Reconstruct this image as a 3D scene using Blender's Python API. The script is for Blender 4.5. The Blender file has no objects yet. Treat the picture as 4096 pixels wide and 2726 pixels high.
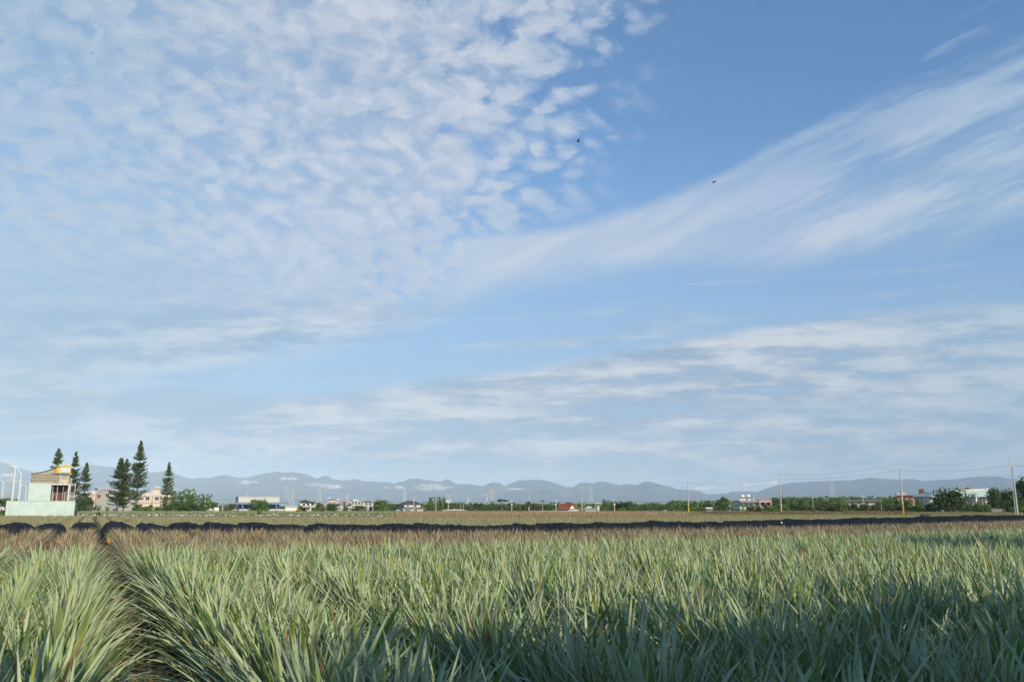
import bpy, math, random
import numpy as np
from mathutils import Vector, Matrix
R = math.radians
SC = bpy.context.scene
COL = SC.collection
random.seed(7)
RNG = np.random.default_rng(11)

# ------------------------------------------------------------------ camera
H = 1.8                                   # eye height
PITCH = 11.05
FPX = 3425.0                              # focal length in photo pixels (4096 wide)
cam = bpy.data.cameras.new('camera'); camo = bpy.data.objects.new('camera', cam)
COL.objects.link(camo); SC.camera = camo
camo.location = (0, 0, H); camo.rotation_euler = (R(90 + PITCH), 0, 0)
cam.sensor_width = 36.0; cam.lens = FPX / 4096 * 36.0
cam.clip_start = 0.1; cam.clip_end = 80000
cam.dof.use_dof = True; cam.dof.focus_distance = 22.0; cam.dof.aperture_fstop = 5.0

# ------------------------------------------------------------------ sun + sky
SUN_EL, SUN_AZ = 24.0, 143.0              # azimuth clockwise from +Y (camera looks +Y): behind, to the right
sun = bpy.data.lights.new('sun', 'SUN'); suno = bpy.data.objects.new('sun', sun); COL.objects.link(suno)
sun.energy = 5.0; sun.angle = R(0.5); sun.color = (1.0, 0.86, 0.62)
sd = Vector((math.sin(R(SUN_AZ)) * math.cos(R(SUN_EL)), math.cos(R(SUN_AZ)) * math.cos(R(SUN_EL)), math.sin(R(SUN_EL))))
suno.rotation_euler = sd.to_track_quat('Z', 'Y').to_euler()
suno.location = (60, -80, 60)

SC.view_settings.view_transform = 'Standard'; SC.view_settings.look = 'None'
SC.view_settings.exposure = 0.0; SC.view_settings.gamma = 1.0
SC.render.engine = 'CYCLES'
SC.cycles.use_denoising = True
SC.cycles.max_bounces = 6; SC.cycles.diffuse_bounces = 2; SC.cycles.glossy_bounces = 2
SC.cycles.transparent_max_bounces = 8; SC.cycles.transmission_bounces = 2
SC.cycles.volume_bounces = 1

def ray(px, py):
    dx, dv = px - 2048.0, 1363.0 - py
    fw = FPX * math.cos(R(PITCH)) - dv * math.sin(R(PITCH))
    up = dv * math.cos(R(PITCH)) + FPX * math.sin(R(PITCH))
    return dx / fw, up / fw               # p = X/Y, q = Z/Y  (world directions)

def at(px, py, Y):
    p, q = ray(px, py); return Vector((p * Y, Y, H + q * Y))

W = bpy.data.worlds.new('World'); SC.world = W; W.use_nodes = True
WT = W.node_tree; WT.nodes.clear()

class S:                                   # tiny expression helper over Math nodes
    T = WT
    def __init__(s, o): s.o = o
def _m(op, *a, clamp=False):
    n = S.T.nodes.new('ShaderNodeMath'); n.operation = op; n.use_clamp = clamp
    for i, v in enumerate(a):
        if isinstance(v, S): S.T.links.new(v.o, n.inputs[i])
        else: n.inputs[i].default_value = float(v)
    return S(n.outputs[0])
S.__add__ = lambda a, b: _m('ADD', a, b); S.__radd__ = lambda a, b: _m('ADD', b, a)
S.__sub__ = lambda a, b: _m('SUBTRACT', a, b); S.__rsub__ = lambda a, b: _m('SUBTRACT', b, a)
S.__mul__ = lambda a, b: _m('MULTIPLY', a, b); S.__rmul__ = lambda a, b: _m('MULTIPLY', b, a)
S.__truediv__ = lambda a, b: _m('DIVIDE', a, b)
def sstep(x, lo, hi):
    n = S.T.nodes.new('ShaderNodeMapRange'); n.interpolation_type = 'SMOOTHSTEP'
    S.T.links.new(x.o, n.inputs['Value']); n.inputs['From Min'].default_value = lo; n.inputs['From Max'].default_value = hi
    return S(n.outputs['Result'])
def clamp01(x): return _m('ADD', x, 0.0, clamp=True)
def curve(x, pts):
    n = S.T.nodes.new('ShaderNodeFloatCurve'); c = n.mapping.curves[0]
    pts = sorted(pts)
    c.points[0].location = pts[0]; c.points[1].location = pts[-1]
    for q in pts[1:-1]: c.points.new(*q)
    n.mapping.extend = 'HORIZONTAL'; n.mapping.use_clip = False; n.mapping.update()
    S.T.links.new(x.o, n.inputs['Value']); return S(n.outputs[0])
def vec(x, y, z=0.0):
    n = S.T.nodes.new('ShaderNodeCombineXYZ')
    for i, v in enumerate((x, y, z)):
        if isinstance(v, S): S.T.links.new(v.o, n.inputs[i])
        else: n.inputs[i].default_value = v
    return S(n.outputs[0])
def noise(v, scale, detail=4, rough=.5, dist=0.0):
    n = S.T.nodes.new('ShaderNodeTexNoise'); n.noise_dimensions = '3D'
    n.inputs['Scale'].default_value = scale; n.inputs['Detail'].default_value = detail
    n.inputs['Roughness'].default_value = rough; n.inputs['Distortion'].default_value = dist
    S.T.links.new(v.o, n.inputs['Vector']); return S(n.outputs[0])
def voro(v, scale):
    n = S.T.nodes.new('ShaderNodeTexVoronoi'); n.feature = 'SMOOTH_F1'; n.inputs['Scale'].default_value = scale
    n.inputs['Smoothness'].default_value = .6; n.inputs['Randomness'].default_value = .9
    S.T.links.new(v.o, n.inputs['Vector']); return S(n.outputs[0])
def mixc(f, a, b):
    n = S.T.nodes.new('ShaderNodeMix'); n.data_type = 'RGBA'; n.clamp_factor = True
    if isinstance(f, S): S.T.links.new(f.o, n.inputs[0])
    else: n.inputs[0].default_value = f
    for i, v in ((6, a), (7, b)):
        if isinstance(v, S): S.T.links.new(v.o, n.inputs[i])
        else: n.inputs[i].default_value = (*v, 1)
    return S(n.outputs[2])
def lin(r, g, b):
    f = lambda c: (c / 255 / 12.92) if c / 255 <= .04045 else ((c / 255 + .055) / 1.055) ** 2.4
    return (f(r), f(g), f(b))

def build_world():
    tc = WT.nodes.new('ShaderNodeTexCoord'); sp = WT.nodes.new('ShaderNodeSeparateXYZ')
    WT.links.new(tc.outputs['Generated'], sp.inputs[0])
    X, Y, Z = (S(sp.outputs[i]) for i in range(3))
    Ya = _m('MAXIMUM', _m('ABSOLUTE', Y), 0.12)
    p0, q0 = X / Ya, Z / Ya
    Zp = _m('MAXIMUM', Z, 0.0) + 0.07
    cx, cy = X / Zp, Y / Zp
    sky = WT.nodes.new('ShaderNodeTexSky'); sky.sky_type = 'NISHITA'; sky.sun_disc = False
    sky.sun_elevation = R(SUN_EL); sky.sun_rotation = R(SUN_AZ)
    sky.altitude = 0; sky.air_density = 1.0; sky.dust_density = 0.4; sky.ozone_density = 3.0
    PS = lambda px, py: ((ray(px, py)[0] + .75) / 1.5, ray(px, py)[1] / .8)
    # warp for ragged edges
    pq = vec(p0, q0 * 1.6, 0)
    w1 = noise(pq, 3.2, 5, .6) - .5
    w2 = noise(vec(p0, q0 * 2.2, 5.3), 9.0, 6, .62) - .5
    fine0 = noise(vec(p0, q0 * 3.0, 31.0), 8.0, 6, .6)
    w3 = noise(vec(p0 * .5, q0 * 3.5, 2.0), 6.0, 5, .6) - .5
    q = q0 + w1 * .045 + w2 * .018
    p = p0 + w1 * .09 + w2 * .06
    sx = (p0 + .75) / 1.5; qq = q / .8; sq = q0 / .8
    # large altocumulus sheet (left) and the feathered band it runs into (right)
    L1 = curve(sx, [PS(-200, 1600), PS(0, 1585), PS(500, 1520), PS(1000, 1425), PS(1400, 1350), PS(1750, 1280), PS(1950, 1170), PS(2150, 1105), PS(2600, 1070), PS(3300, 1040), PS(3700, 970), PS(4096, 850), PS(4300, 780)])
    BU = curve(sx, [PS(1500, 1010), PS(1900, 950), PS(2350, 905), PS(2600, 835), PS(2900, 690), PS(3100, 560), PS(3400, 380), PS(3750, 130), PS(4096, -40), PS(4300, -140)])
    AR = curve(clamp01(sq), [(PS(x, y)[1], PS(x, y)[0]) for x, y in ((1800, 1000), (1920, 900), (2110, 805), (2090, 730), (2180, 640), (2235, 500), (2300, 350), (2340, 200), (2380, 0), (2500, -300))])
    above = sstep(qq - L1 + (fine0 - .5) * .03, -.035, .035)
    sp_ = (p + .75) / 1.5
    # puffs: cells in the cloud plane, so they shrink towards the horizon
    Z3 = _m('MAXIMUM', Z, 0.0) + 0.30
    pv = vec(X / Z3 + w2 * .10, Y / Z3 * .90 + w1 * .10 + w2 * .06, 0)
    cell = 1.0 - voro(pv, 29.0) * 1.7
    fine = noise(pv, 25.0, 7, .64)
    big = noise(vec(cx, cy, 3.3), 1.7, 3, .5)
    puff = cell * .42 + fine * .62 + (big - .5) * .55
    lefty0 = sstep(p0 * -1.0, 0.0, .5)
    hi = sstep(q0 + w1 * .05 + lefty0 * .05, .26, .48)            # broken towards the top, solid lower down
    lefty = sstep(p0 * -1.0, -.1, .5)
    rightedge = sstep(sp_ - AR, -.12, .03)
    cov = 1.20 - hi * .13 - rightedge * .36 - hi * lefty * .05
    dA = sstep(puff + cov, .99, 1.36) * (.90 + (fine - .5) * (hi * .6 + .15))
    rightcut = 1.0 - sstep((p0 + w1 * .12 + .75) / 1.5 - AR, .0, .09)
    outer = sstep(fine * .7 + cell * .5 + (big - .5), .70, 1.0) * (1.0 - sstep((p0 + .75) / 1.5 - AR, .05, .17)) * sstep(q0, .36, .42) * .55
    A = _m('MAXIMUM', _m('MAXIMUM', dA, (.86 - hi * .20) * (1.0 - sstep(sp_ + w2 * .06 - AR, -.22, -.03))) * rightcut * (.94 + (fine - .5) * .25), outer)
    # feathered band, streaks fan up to the right
    al = p0 * .86 + q0 * .5 + w1 * .05; ac = q0 * .86 - p0 * .5 + w1 * .035 + w2 * .01 + p0 * p0 * .12
    st = noise(vec(al * 1.1, ac * 9.0, 1.0), 2.6, 6, .58)
    st2 = noise(vec(al * 2.0, ac * 16.0, 7.0), 2.4, 5, .6)
    far = sstep(p0, .22, .52)
    bu = sstep(qq + (st - .5) * (far * .20) - BU, .012, -.012 ) if False else 1.0 - sstep(qq - (st - .5) * (far * .34 + .01) - BU, -.012, .016)
    upf = sstep(qq - BU, -.20, -.06)
    B = bu * (1.0 - sstep(p0, .12, .40) * upf * .45) * (1.0 - far * (.70 + upf * .5) * (1.0 - sstep(st * .7 + st2 * .4, .46, .63)) * .80)
    B = B * (.90 + (st2 - .5) * .5)
    inB = sstep(q0 * 0.0 + sp_ - .5 * 0 - AR, -.10, .02)
    band = B * sstep(p0, -.22, .02)
    topm = _m('MAXIMUM', A, band) * above
    # wisps in the clear gap
    ws = noise(vec(p0 * 1.5, q0 * 15.0 - p0 * .9, 4.0), 2.0, 6, .62)
    gap = sstep(q0, .13, .18) * (1.0 - sstep(q0, .28, .33))
    wisp = sstep(ws, .52, .70) * gap * .7
    # lower banks
    E1 = curve(sx, [PS(-200, 1480), PS(0, 1490), PS(500, 1560), PS(1000, 1575), PS(1700, 1535), PS(2100, 1482), PS(2600, 1395), PS(3200, 1290), PS(3700, 1235), PS(4096, 1185), PS(4300, 1160)])
    qe = (q0 + w3 * .035 + w2 * .008) / .8
    eh = noise(vec(p0 * 1.1, q0 * 10.0 - p0 * .5, 9.0), 3.0, 8, .62, .25)
    eh2 = noise(vec(p0 * 1.3, q0 * 5.0, 12.0), 9.5, 7, .64, .2)
    low = 1.0 - sstep(qe - E1, -.012, .012)
    E = low * sstep(eh * .7 + eh2 * .45, .38, .56) * (1.0 - sstep(q0 * -1.0 + w3 * .05, -.06, -.02) * .7)
    mask = _m('MAXIMUM', _m('MAXIMUM', topm, wisp), E * .92)
    # a few small heaps just over the hills
    hp = noise(vec(p0 * 1.0, q0 * 2.2, 21.0), 17.0, 6, .6)
    heap = sstep(hp, .60, .72) * sstep(q0, .028, .04) * (1.0 - sstep(q0, .05, .075)) * .75
    mask = _m('MAXIMUM', mask, heap)
    # cloud light: sunlit white, shaded blue-grey bases
    tone = noise(vec(p0 * 1.0, q0 * 2.6, 15.0), 2.6, 5, .55)
    shade = sstep(tone + (cell - .3) * .12 + (eh2 - .5) * .5, .36, .62)
    cA = mixc(sstep(tone * .45 + cell * .28 + fine * .55, .40, .72), lin(172, 191, 213), lin(217, 221, 230))
    cE = mixc(sstep(eh * .55 + eh2 * .6 + w3 * .2, .47, .70), lin(146, 170, 197), lin(220, 223, 227))
    cA = mixc(.22 + (1.0 - hi) * .55, cA, mixc(sstep(tone + (fine - .5) * .5, .38, .64), lin(176, 193, 216), lin(203, 211, 226)))
    cA = mixc(sstep((p0 + .75) / 1.5 - AR, -.09, .02), cA, mixc(sstep(st * .6 + st2 * .5, .40, .70), lin(178, 197, 221), lin(206, 215, 229)))
    cc = mixc(1.0 - sstep(q0, .20, .27), cA, cE)
    cc = mixc(sstep(p0 * -1.0, .18, .62) * .55, cc, lin(158, 188, 209))
    cc = mixc(sstep(p0, .30, .62) * .4, cc, lin(160, 194, 218))
    # dark slate lenses low on the left
    def lens(px, py, rx, ry):
        P, Q = ray(px, py)
        u = (p0 + w3 * .05 - P) / rx; v = (q0 + w3 * .012 + w2 * .01 - Q) / ry
        return 1.0 - sstep(u * u + v * v, .45, 1.1)
    ln = _m('MAXIMUM', lens(740, 1610, .11, .022), lens(120, 1800, .13, .013))
    ln = _m('MAXIMUM', ln, lens(60, 1700, .07, .014) * .7)
    ln = _m('MAXIMUM', ln, lens(2900, 1640, .28, .012) * .5)
    ln = _m('MAXIMUM', ln, lens(2500, 1740, .30, .008) * .5)
    cc = mixc(ln * .85, cc, lin(150, 180, 209)); mask = _m('MAXIMUM', mask, ln * .8)
    # thin veil everywhere, denser low down
    veil = (1.0 - sstep(q0, .0, .5)) * .80 + .08 + (noise(pq, 1.6, 3, .5) - .5) * .16
    # cloud and veil thinned behind camera and overhead, invented to deepen the foreground shade
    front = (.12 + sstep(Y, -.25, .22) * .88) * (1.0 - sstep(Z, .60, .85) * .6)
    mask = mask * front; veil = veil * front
    tn = WT.nodes.new('ShaderNodeMix'); tn.data_type = 'RGBA'; tn.blend_type = 'MULTIPLY'; tn.inputs[0].default_value = 1; tn.inputs[7].default_value = (.76, 1.02, 1.16, 1)
    WT.links.new(sky.outputs[0], tn.inputs[6]); skyc = S(tn.outputs[2])
    bg1 = WT.nodes.new('ShaderNodeBackground'); WT.links.new(skyc.o, bg1.inputs[0]); bg1.inputs[1].default_value = 0.149
    bgv = WT.nodes.new('ShaderNodeBackground'); bgv.inputs[0].default_value = (*lin(158, 179, 202), 1)
    bgc = WT.nodes.new('ShaderNodeBackground'); WT.links.new(cc.o, bgc.inputs[0])
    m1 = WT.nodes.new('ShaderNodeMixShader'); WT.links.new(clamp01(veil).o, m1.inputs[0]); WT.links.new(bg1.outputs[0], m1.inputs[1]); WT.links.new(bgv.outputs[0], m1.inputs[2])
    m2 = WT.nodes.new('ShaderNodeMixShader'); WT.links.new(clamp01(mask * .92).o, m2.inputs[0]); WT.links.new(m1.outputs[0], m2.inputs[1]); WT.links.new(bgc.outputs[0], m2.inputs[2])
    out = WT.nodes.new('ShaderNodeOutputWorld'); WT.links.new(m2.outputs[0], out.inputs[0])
    W.cycles.sampling_method = 'MANUAL'; W.cycles.sample_map_resolution = 512
build_world()

# ------------------------------------------------------------------ helpers
def mat(name, col, rough=.85, var=.0, scale=1.0, col2=None, spec=.3, metal=0.0, wave=None, bump=0.0, objvar=0.0, trans=0.0):
    """procedural material: two colours mixed by object/world-space noise"""
    m = bpy.data.materials.new(name); m.use_nodes = True; t = m.node_tree
    b = t.nodes['Principled BSDF']; b.inputs['Roughness'].default_value = rough
    b.inputs['Specular IOR Level'].default_value = spec; b.inputs['Metallic'].default_value = metal
    c2 = col2 if col2 else tuple(min(1, c * (1 - var)) for c in col)
    tc = t.nodes.new('ShaderNodeTexCoord')
    n = t.nodes.new('ShaderNodeTexNoise'); n.inputs['Scale'].default_value = scale; n.inputs['Detail'].default_value = 5; n.inputs['Roughness'].default_value = .6
    t.links.new(tc.outputs['Object'], n.inputs['Vector'])
    r = t.nodes.new('ShaderNodeMapRange'); r.inputs['From Min'].default_value = .32; r.inputs['From Max'].default_value = .68
    t.links.new(n.outputs[0], r.inputs['Value'])
    x = t.nodes.new('ShaderNodeMix'); x.data_type = 'RGBA'; x.inputs[6].default_value = (*col, 1); x.inputs[7].default_value = (*c2, 1)
    t.links.new(r.outputs[0], x.inputs[0]); src = x.outputs[2]
    if wave:                                # corrugation / boards: (direction, scale, depth)
        w = t.nodes.new('ShaderNodeTexWave'); w.bands_direction = wave[0]; w.inputs['Scale'].default_value = wave[1]; w.inputs['Distortion'].default_value = .4
        t.links.new(tc.outputs['Object'], w.inputs['Vector'])
        bp = t.nodes.new('ShaderNodeBump'); bp.inputs['Strength'].default_value = wave[2]; bp.inputs['Distance'].default_value = .05
        t.links.new(w.outputs[1], bp.inputs['Height']); t.links.new(bp.outputs[0], b.inputs['Normal'])
    if bump:
        n2 = t.nodes.new('ShaderNodeTexNoise'); n2.inputs['Scale'].default_value = scale * 6; n2.inputs['Detail'].default_value = 4
        t.links.new(tc.outputs['Object'], n2.inputs['Vector'])
        bp = t.nodes.new('ShaderNodeBump'); bp.inputs['Strength'].default_value = bump; bp.inputs['Distance'].default_value = .08
        t.links.new(n2.outputs[0], bp.inputs['Height']); t.links.new(bp.outputs[0], b.inputs['Normal'])
    if objvar:
        oi = t.nodes.new('ShaderNodeObjectInfo'); hv = t.nodes.new('ShaderNodeHueSaturation')
        mr = t.nodes.new('ShaderNodeMapRange'); mr.inputs['To Min'].default_value = 1 - objvar; mr.inputs['To Max'].default_value = 1 + objvar
        t.links.new(oi.outputs['Random'], mr.inputs['Value']); t.links.new(mr.outputs[0], hv.inputs['Value']); t.links.new(src, hv.inputs['Color']); src = hv.outputs[0]
    t.links.new(src, b.inputs['Base Color'])
    if trans:
        tr = t.nodes.new('ShaderNodeBsdfTranslucent'); t.links.new(src, tr.inputs['Color'])
        mx = t.nodes.new('ShaderNodeMixShader'); mx.inputs[0].default_value = trans
        t.links.new(b.outputs[0], mx.inputs[1]); t.links.new(tr.outputs[0], mx.inputs[2]); t.links.new(mx.outputs[0], t.nodes['Material Output'].inputs[0])
    return m

def leafmat(name, cols, rough=.6, trans=.22, spec=.35, big=None):
    """foliage: colour ramp over a per-leaf attribute 'v' (each leaf has its own tint)"""
    m = bpy.data.materials.new(name); m.use_nodes = True; t = m.node_tree
    b = t.nodes['Principled BSDF']; b.inputs['Roughness'].default_value = rough; b.inputs['Specular IOR Level'].default_value = spec
    a = t.nodes.new('ShaderNodeAttribute'); a.attribute_name = 'v'
    r = t.nodes.new('ShaderNodeValToRGB'); el = r.color_ramp.elements
    el[0].position = cols[0][0]; el[0].color = (*cols[0][1], 1); el[1].position = cols[-1][0]; el[1].color = (*cols[-1][1], 1)
    for pos, c in cols[1:-1]:
        e = el.new(pos); e.color = (*c, 1)
    t.links.new(a.outputs['Fac'], r.inputs[0]); src = r.outputs[0]
    oi = t.nodes.new('ShaderNodeObjectInfo'); hv = t.nodes.new('ShaderNodeHueSaturation'); mr = t.nodes.new('ShaderNodeMapRange')
    mr.inputs['To Min'].default_value = .85; mr.inputs['To Max'].default_value = 1.15
    t.links.new(oi.outputs['Random'], mr.inputs['Value']); t.links.new(mr.outputs[0], hv.inputs['Value']); t.links.new(src, hv.inputs['Color']); src = hv.outputs[0]
    t.links.new(src, b.inputs['Base Color'])
    if trans:
        tr = t.nodes.new('ShaderNodeBsdfTranslucent'); t.links.new(src, tr.inputs['Color'])
        mx = t.nodes.new('ShaderNodeMixShader'); mx.inputs[0].default_value = trans
        t.links.new(b.outputs[0], mx.inputs[1]); t.links.new(tr.outputs[0], mx.inputs[2]); t.links.new(mx.outputs[0], t.nodes['Material Output'].inputs[0])
    return m

def mesh_np(name, V, F4, attr=None, material=None, smooth=False):
    """quads from numpy arrays"""
    me = bpy.data.meshes.new(name); V = np.asarray(V, np.float32); F4 = np.asarray(F4, np.int32)
    me.vertices.add(len(V)); me.vertices.foreach_set('co', V.ravel())
    k = F4.shape[1]; me.loops.add(F4.size); me.loops.foreach_set('vertex_index', F4.ravel())
    me.polygons.add(len(F4)); me.polygons.foreach_set('loop_start', np.arange(0, F4.size, k, dtype=np.int32))
    me.polygons.foreach_set('loop_total', np.full(len(F4), k, np.int32))
    if smooth: me.polygons.foreach_set('use_smooth', np.ones(len(F4), bool))
    me.update(calc_edges=True)
    if attr is not None:
        a = me.attributes.new('v', 'FLOAT', 'FACE'); a.data.foreach_set('value', np.asarray(attr, np.float32))
    if material: me.materials.append(material)
    return me

def link(name, me, parent=None, loc=None):
    o = bpy.data.objects.new(name, me); COL.objects.link(o)
    if parent is not None: o.parent = parent
    if loc is not None: o.location = loc
    return o
def tag(o, label=None, cat=None, group=None, kind=None):
    for k, v in (('label', label), ('category', cat), ('group', group), ('kind', kind)):
        if v: o[k] = v
    return o
def thing(name, label, cat, loc, rz=0, group=None):
    o = bpy.data.objects.new(name, None); COL.objects.link(o); o.location = loc; o.rotation_euler = (0, 0, rz); o.empty_display_size = .3
    return tag(o, label, cat, group)
def dup(root, loc, rz=0, sc=1.0, label=None, cat=None, group=None):
    r = root.copy(); COL.objects.link(r); r.location = loc; r.rotation_euler = (0, 0, rz)
    r.scale = (sc, sc, sc) if not isinstance(sc, tuple) else sc
    tag(r, label, cat, group)
    for ch in root.children:
        c = ch.copy(); COL.objects.link(c); c.parent = r
        for g in ch.children:
            d = g.copy(); COL.objects.link(d); d.parent = c
    return r

class MB:
    """collects boxes, prisms and tubes; build() links them as ONE mesh"""
    def __init__(s): s.v = []; s.f = []
    def add(s, vs, fs):
        n = len(s.v); s.v += [tuple(v) for v in vs]; s.f += [tuple(i + n for i in f) for f in fs]; return s
    def box(s, x0, x1, y0, y1, z0, z1):
        return s.add([(x0,y0,z0),(x1,y0,z0),(x1,y1,z0),(x0,y1,z0),(x0,y0,z1),(x1,y0,z1),(x1,y1,z1),(x0,y1,z1)],
                     [(0,3,2,1),(4,5,6,7),(0,1,5,4),(1,2,6,5),(2,3,7,6),(3,0,4,7)])
    def prism(s, pts, y0, y1):             # outline in XZ, extruded along y
        n = len(pts); return s.add([(x, y0, z) for x, z in pts] + [(x, y1, z) for x, z in pts],
            [tuple(range(n)), tuple(range(2*n-1, n-1, -1))] + [(i, i+n, (i+1) % n + n, (i+1) % n) for i in range(n)])
    def prismx(s, pts, x0, x1):            # outline in YZ, extruded along x
        n = len(pts); return s.add([(x0, y, z) for y, z in pts] + [(x1, y, z) for y, z in pts],
            [tuple(range(n-1, -1, -1)), tuple(range(n, 2*n))] + [(i, (i+1) % n, (i+1) % n + n, i+n) for i in range(n)])
    def tube(s, pts, r, n=8):
        pts = [Vector(p) for p in pts]; rs = r if isinstance(r, (list, tuple)) else [r] * len(pts)
        vs = []; fs = []
        for i, p in enumerate(pts):
            d = (pts[min(i+1, len(pts)-1)] - pts[max(i-1, 0)]).normalized()
            a = d.cross(Vector((0, 0, 1)) if abs(d.z) < .9 else Vector((0, 1, 0))).normalized(); b = d.cross(a)
            for k in range(n):
                t = 2 * math.pi * k / n; vs.append(p + (a * math.cos(t) + b * math.sin(t)) * rs[i])
        for i in range(len(pts) - 1):
            for k in range(n): fs.append((i*n+k, i*n+(k+1) % n, (i+1)*n+(k+1) % n, (i+1)*n+k))
        fs.append(tuple(range(n-1, -1, -1))); fs.append(tuple(range((len(pts)-1)*n, len(pts)*n)))
        return s.add(vs, fs)
    def hip(s, x0, x1, y0, y1, z0, z1, inset, t=.0):   # hipped roof; ridge along x
        ym = (y0 + y1) / 2
        return s.add([(x0,y0,z0),(x1,y0,z0),(x1,y1,z0),(x0,y1,z0),(x0+inset,ym,z1),(x1-inset,ym,z1)],
                     [(0,3,2,1),(0,1,5,4),(1,2,5),(2,3,4,5),(3,0,4)])
    def build(s, name, m, parent=None, smooth=False, loc=None):
        me = bpy.data.meshes.new(name); me.from_pydata(s.v, [], s.f); me.materials.append(m); me.update()
        if smooth: me.polygons.foreach_set('use_smooth', [True] * len(me.polygons))
        return link(name, me, parent, loc)

# ------------------------------------------------------------------ terrain
def smooth(x, a, b):
    t = min(1, max(0, (x - a) / (b - a))); return t * t * (3 - 2 * t)
def ground(x, y):
    a = x / max(y, 1.0); s = smooth(a, .17, .24); b = smooth(a, -.502, -.492)      # terrace bank, absent by the hut and at right
    low = b * smooth(y, 150, 180) + (1 - b) * smooth(y, 188, 215)
    return .6 * ((1 - s) * low + s * smooth(y, 200, 300))
ROWAZ = R(25.7)
UD = np.array([-math.sin(ROWAZ), math.cos(ROWAZ)]); VD = np.array([math.cos(ROWAZ), math.sin(ROWAZ)])
def uv2xy(u, v): return u * UD[0] + v * VD[0], u * UD[1] + v * VD[1]
def xy2uv(x, y): return x * UD[0] + y * UD[1], x * VD[0] + y * VD[1]
BED, FUR0 = 1.70, .52                     # bed spacing, offset of the main furrow

def gr_material():
    m = bpy.data.materials.new('soil'); m.use_nodes = True; S.T = t = m.node_tree
    b = t.nodes['Principled BSDF']; b.inputs['Roughness'].default_value = .95; b.inputs['Specular IOR Level'].default_value = .1
    g = t.nodes.new('ShaderNodeNewGeometry'); pos = S(g.outputs['Position'])
    n1 = noise(pos, .05, 6, .6); n2 = noise(pos, .9, 6, .65); n3 = noise(pos, 9.0, 5, .6)
    c = mixc(sstep(n2, .35, .65), (.16, .085, .042), (.085, .060, .033))
    c = mixc(sstep(n3, .45, .7) * .6, c, (.22, .135, .065))
    c = mixc(sstep(n1 + (n2 - .5) * .3, .44, .58) * .8, c, (.085, .105, .035))
    t.links.new(c.o, b.inputs['Base Color'])
    bp = t.nodes.new('ShaderNodeBump'); bp.inputs['Strength'].default_value = .7; bp.inputs['Distance'].default_value = .05
    t.links.new(n3.o, bp.inputs['Height']); t.links.new(bp.outputs[0], b.inputs['Normal'])
    return m
def build_ground():
    rs = np.concatenate([[0.0], np.linspace(3, 150, 30), np.linspace(152, 330, 60), np.geomspace(360, 30000, 40)])
    na = 540; V = []; F = []
    for r in rs:
        for k in range(na):
            a = 2 * math.pi * k / na; x, y = r * math.sin(a), r * math.cos(a); V.append((x, y, ground(x, y) if y > 0 else 0.0))
    for i in range(len(rs) - 1):
        for k in range(na):
            F.append((i*na+k, i*na+(k+1) % na, (i+1)*na+(k+1) % na, (i+1)*na+k))
    V = np.array(V); F = np.array(F)[:, ::-1]
    o = link('ground', mesh_np('ground', V, F, None, gr_material(), True)); tag(o, kind='structure')
build_ground()

# ------------------------------------------------------------------ mountains
RIDGE = [(-300,1868),(-100,1852),(0,1853),(30,1855),(60,1866),(120,1883),(190,1897),(250,1895),(300,1880),(330,1863),(373,1858),(420,1863),(450,1866),(520,1876),(572,1881),(607,1888),(642,1885),(684,1882),(705,1897),(747,1907),(770,1912),(805,1909),(840,1910),(871,1901),(900,1897),(925,1903),(965,1909),(999,1907),(1020,1900),(1060,1891),(1113,1886),(1140,1889),(1170,1885),(1205,1890),(1238,1900),(1266,1913),(1291,1902),(1306,1900),(1332,1915),(1374,1920),(1419,1914),(1449,1923),(1502,1924),(1555,1926),(1580,1934),(1597,1925),(1618,1921),(1633,1914),(1657,1915),(1678,1913),(1697,1920),(1710,1916),(1746,1925),(1767,1922),(1785,1914),(1804,1921),(1825,1934),(1867,1935),(1913,1941),(1932,1943),(1960,1930),(1974,1928),(2000,1930),(2018,1941),(2077,1920),(2114,1919),(2154,1915),(2186,1920),(2217,1930),(2238,1939),(2264,1946),(2294,1946),(2307,1936),(2320,1927),(2378,1932),(2393,1925),(2429,1927),(2475,1938),(2506,1933),(2549,1936),(2582,1923),(2607,1927),(2646,1938),(2684,1945),(2704,1955),(2800,1962),(2831,1977),(2863,1975),(2910,1972),(2929,1964),(3027,1966),(3073,1952),(3120,1937),(3167,1930),(3250,1924),(3340,1921),(3412,1918),(3476,1908),(3561,1916),(3656,1915),(3695,1923),(3768,1918),(3850,1912),(3916,1905),(3990,1903),(4042,1914),(4084,1918),(4200,1926),(4400,1915)]
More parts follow.
